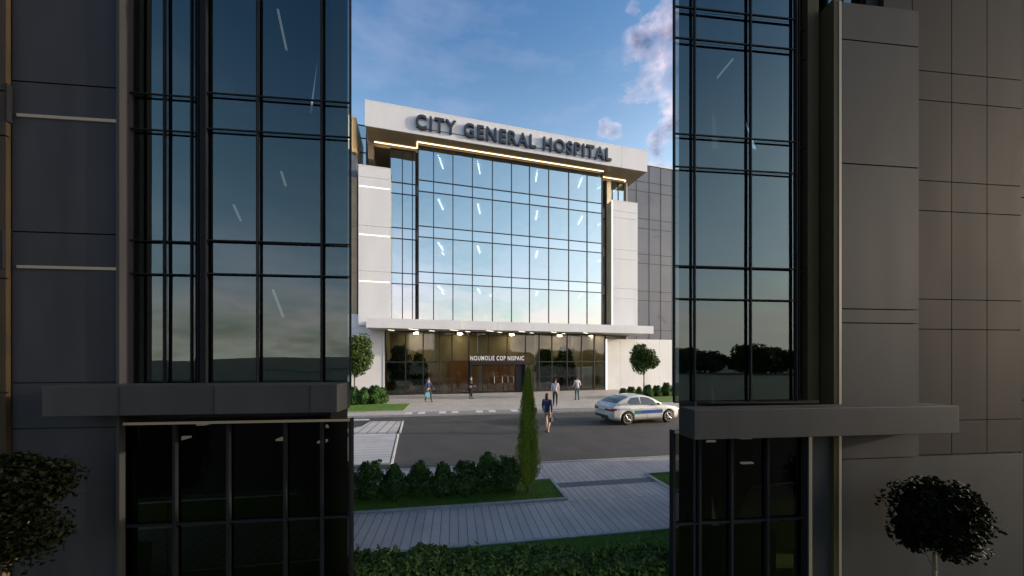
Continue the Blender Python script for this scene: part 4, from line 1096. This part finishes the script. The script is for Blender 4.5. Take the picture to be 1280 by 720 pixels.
# low peach cloud bank added behind the viewpoint to warm the glass reflections
bk = n.new('ShaderNodeMapRange'); bk.interpolation_type = 'SMOOTHSTEP'; bk.inputs['From Min'].default_value = .42; bk.inputs['From Max'].default_value = .06; bk.inputs['To Min'].default_value = 0; bk.inputs['To Max'].default_value = 1; l.new(sep.outputs['Z'], bk.inputs[0])
by = n.new('ShaderNodeMapRange'); by.interpolation_type = 'SMOOTHSTEP'; by.inputs['From Min'].default_value = .25; by.inputs['From Max'].default_value = -.5; by.inputs['To Min'].default_value = 0; by.inputs['To Max'].default_value = 1; l.new(sep.outputs['Y'], by.inputs[0])
bank = math_n('MULTIPLY', math_n('MULTIPLY', bk.outputs[0], by.outputs[0]), math_n('MULTIPLY_ADD', nz2.outputs['Fac'], 3.4, -.95))
bank = math_n('MINIMUM', math_n('MULTIPLY', bank, 1.0), .9)
tn = n.new('ShaderNodeVectorMath'); tn.operation = 'MULTIPLY'; l.new(gt.outputs[2], tn.inputs[1]); l.new(sky.outputs[0], tn.inputs[0]); m0 = n.new('ShaderNodeMix'); m0.data_type = 'RGBA'; l.new(bank, m0.inputs[0]); l.new(tn.outputs[0], m0.inputs[6]); bc = n.new('ShaderNodeValToRGB'); bc.color_ramp.elements[0].position = .02; bc.color_ramp.elements[1].position = .22
bc.color_ramp.elements[0].color = (1.0, .86, .72, 1); bc.color_ramp.elements[1].color = (.74, .70, .84, 1); e2 = bc.color_ramp.elements.new(.10); e2.color = (1.0, .78, .74, 1); l.new(sep.outputs['Z'], bc.inputs[0])
bs = n.new('ShaderNodeVectorMath'); bs.operation = 'SCALE'; bs.inputs['Scale'].default_value = 6.2; l.new(bc.outputs[0], bs.inputs[0]); l.new(bs.outputs[0], m0.inputs[7]); l.new(m0.outputs[2], m1.inputs[6]); l.new(thc.outputs[0], m1.inputs[7])
m2 = n.new('ShaderNodeMix'); m2.data_type = 'RGBA'; l.new(dens, m2.inputs[0]); l.new(m1.outputs[2], m2.inputs[6]); l.new(sc_.outputs[0], m2.inputs[7])
l.new(m2.outputs[2], bg.inputs[0]); bg.inputs[1].default_value = .15
sl = bpy.data.lights.new('sun', 'SUN'); sl.energy = 2.0; sl.angle = R(.6); sl.color = (1, .86, .70)
so = bpy.data.objects.new('sun', sl); COL.objects.link(so)
sd = Vector((SUN_AZ[0]*math.cos(R(SUN_EL)), SUN_AZ[1]*math.cos(R(SUN_EL)), math.sin(R(SUN_EL))))
so.rotation_euler = sd.to_track_quat('Z', 'Y').to_euler()
cam = bpy.data.cameras.new('camera'); co = bpy.data.objects.new('camera', cam); COL.objects.link(co)
co.location = (0, 0, CAMZ); co.rotation_euler = (R(90), 0, 0)
cam.sensor_width = 36; cam.lens = F/1280*36; cam.shift_y = (HY-360)/1280; cam.clip_end = 8000; cam.clip_start = .05
S.camera = co
S.view_settings.view_transform = 'Standard'; S.view_settings.look = 'None'; S.view_settings.gamma = 1; S.view_settings.use_curve_mapping = False
S.view_settings.exposure = 1.15
S.render.engine = 'CYCLES'
S.cycles.use_denoising = True; S.cycles.max_bounces = 7; S.cycles.transparent_max_bounces = 12
S.cycles.caustics_reflective = False; S.cycles.caustics_refractive = False; S.cycles.sample_clamp_indirect = 6
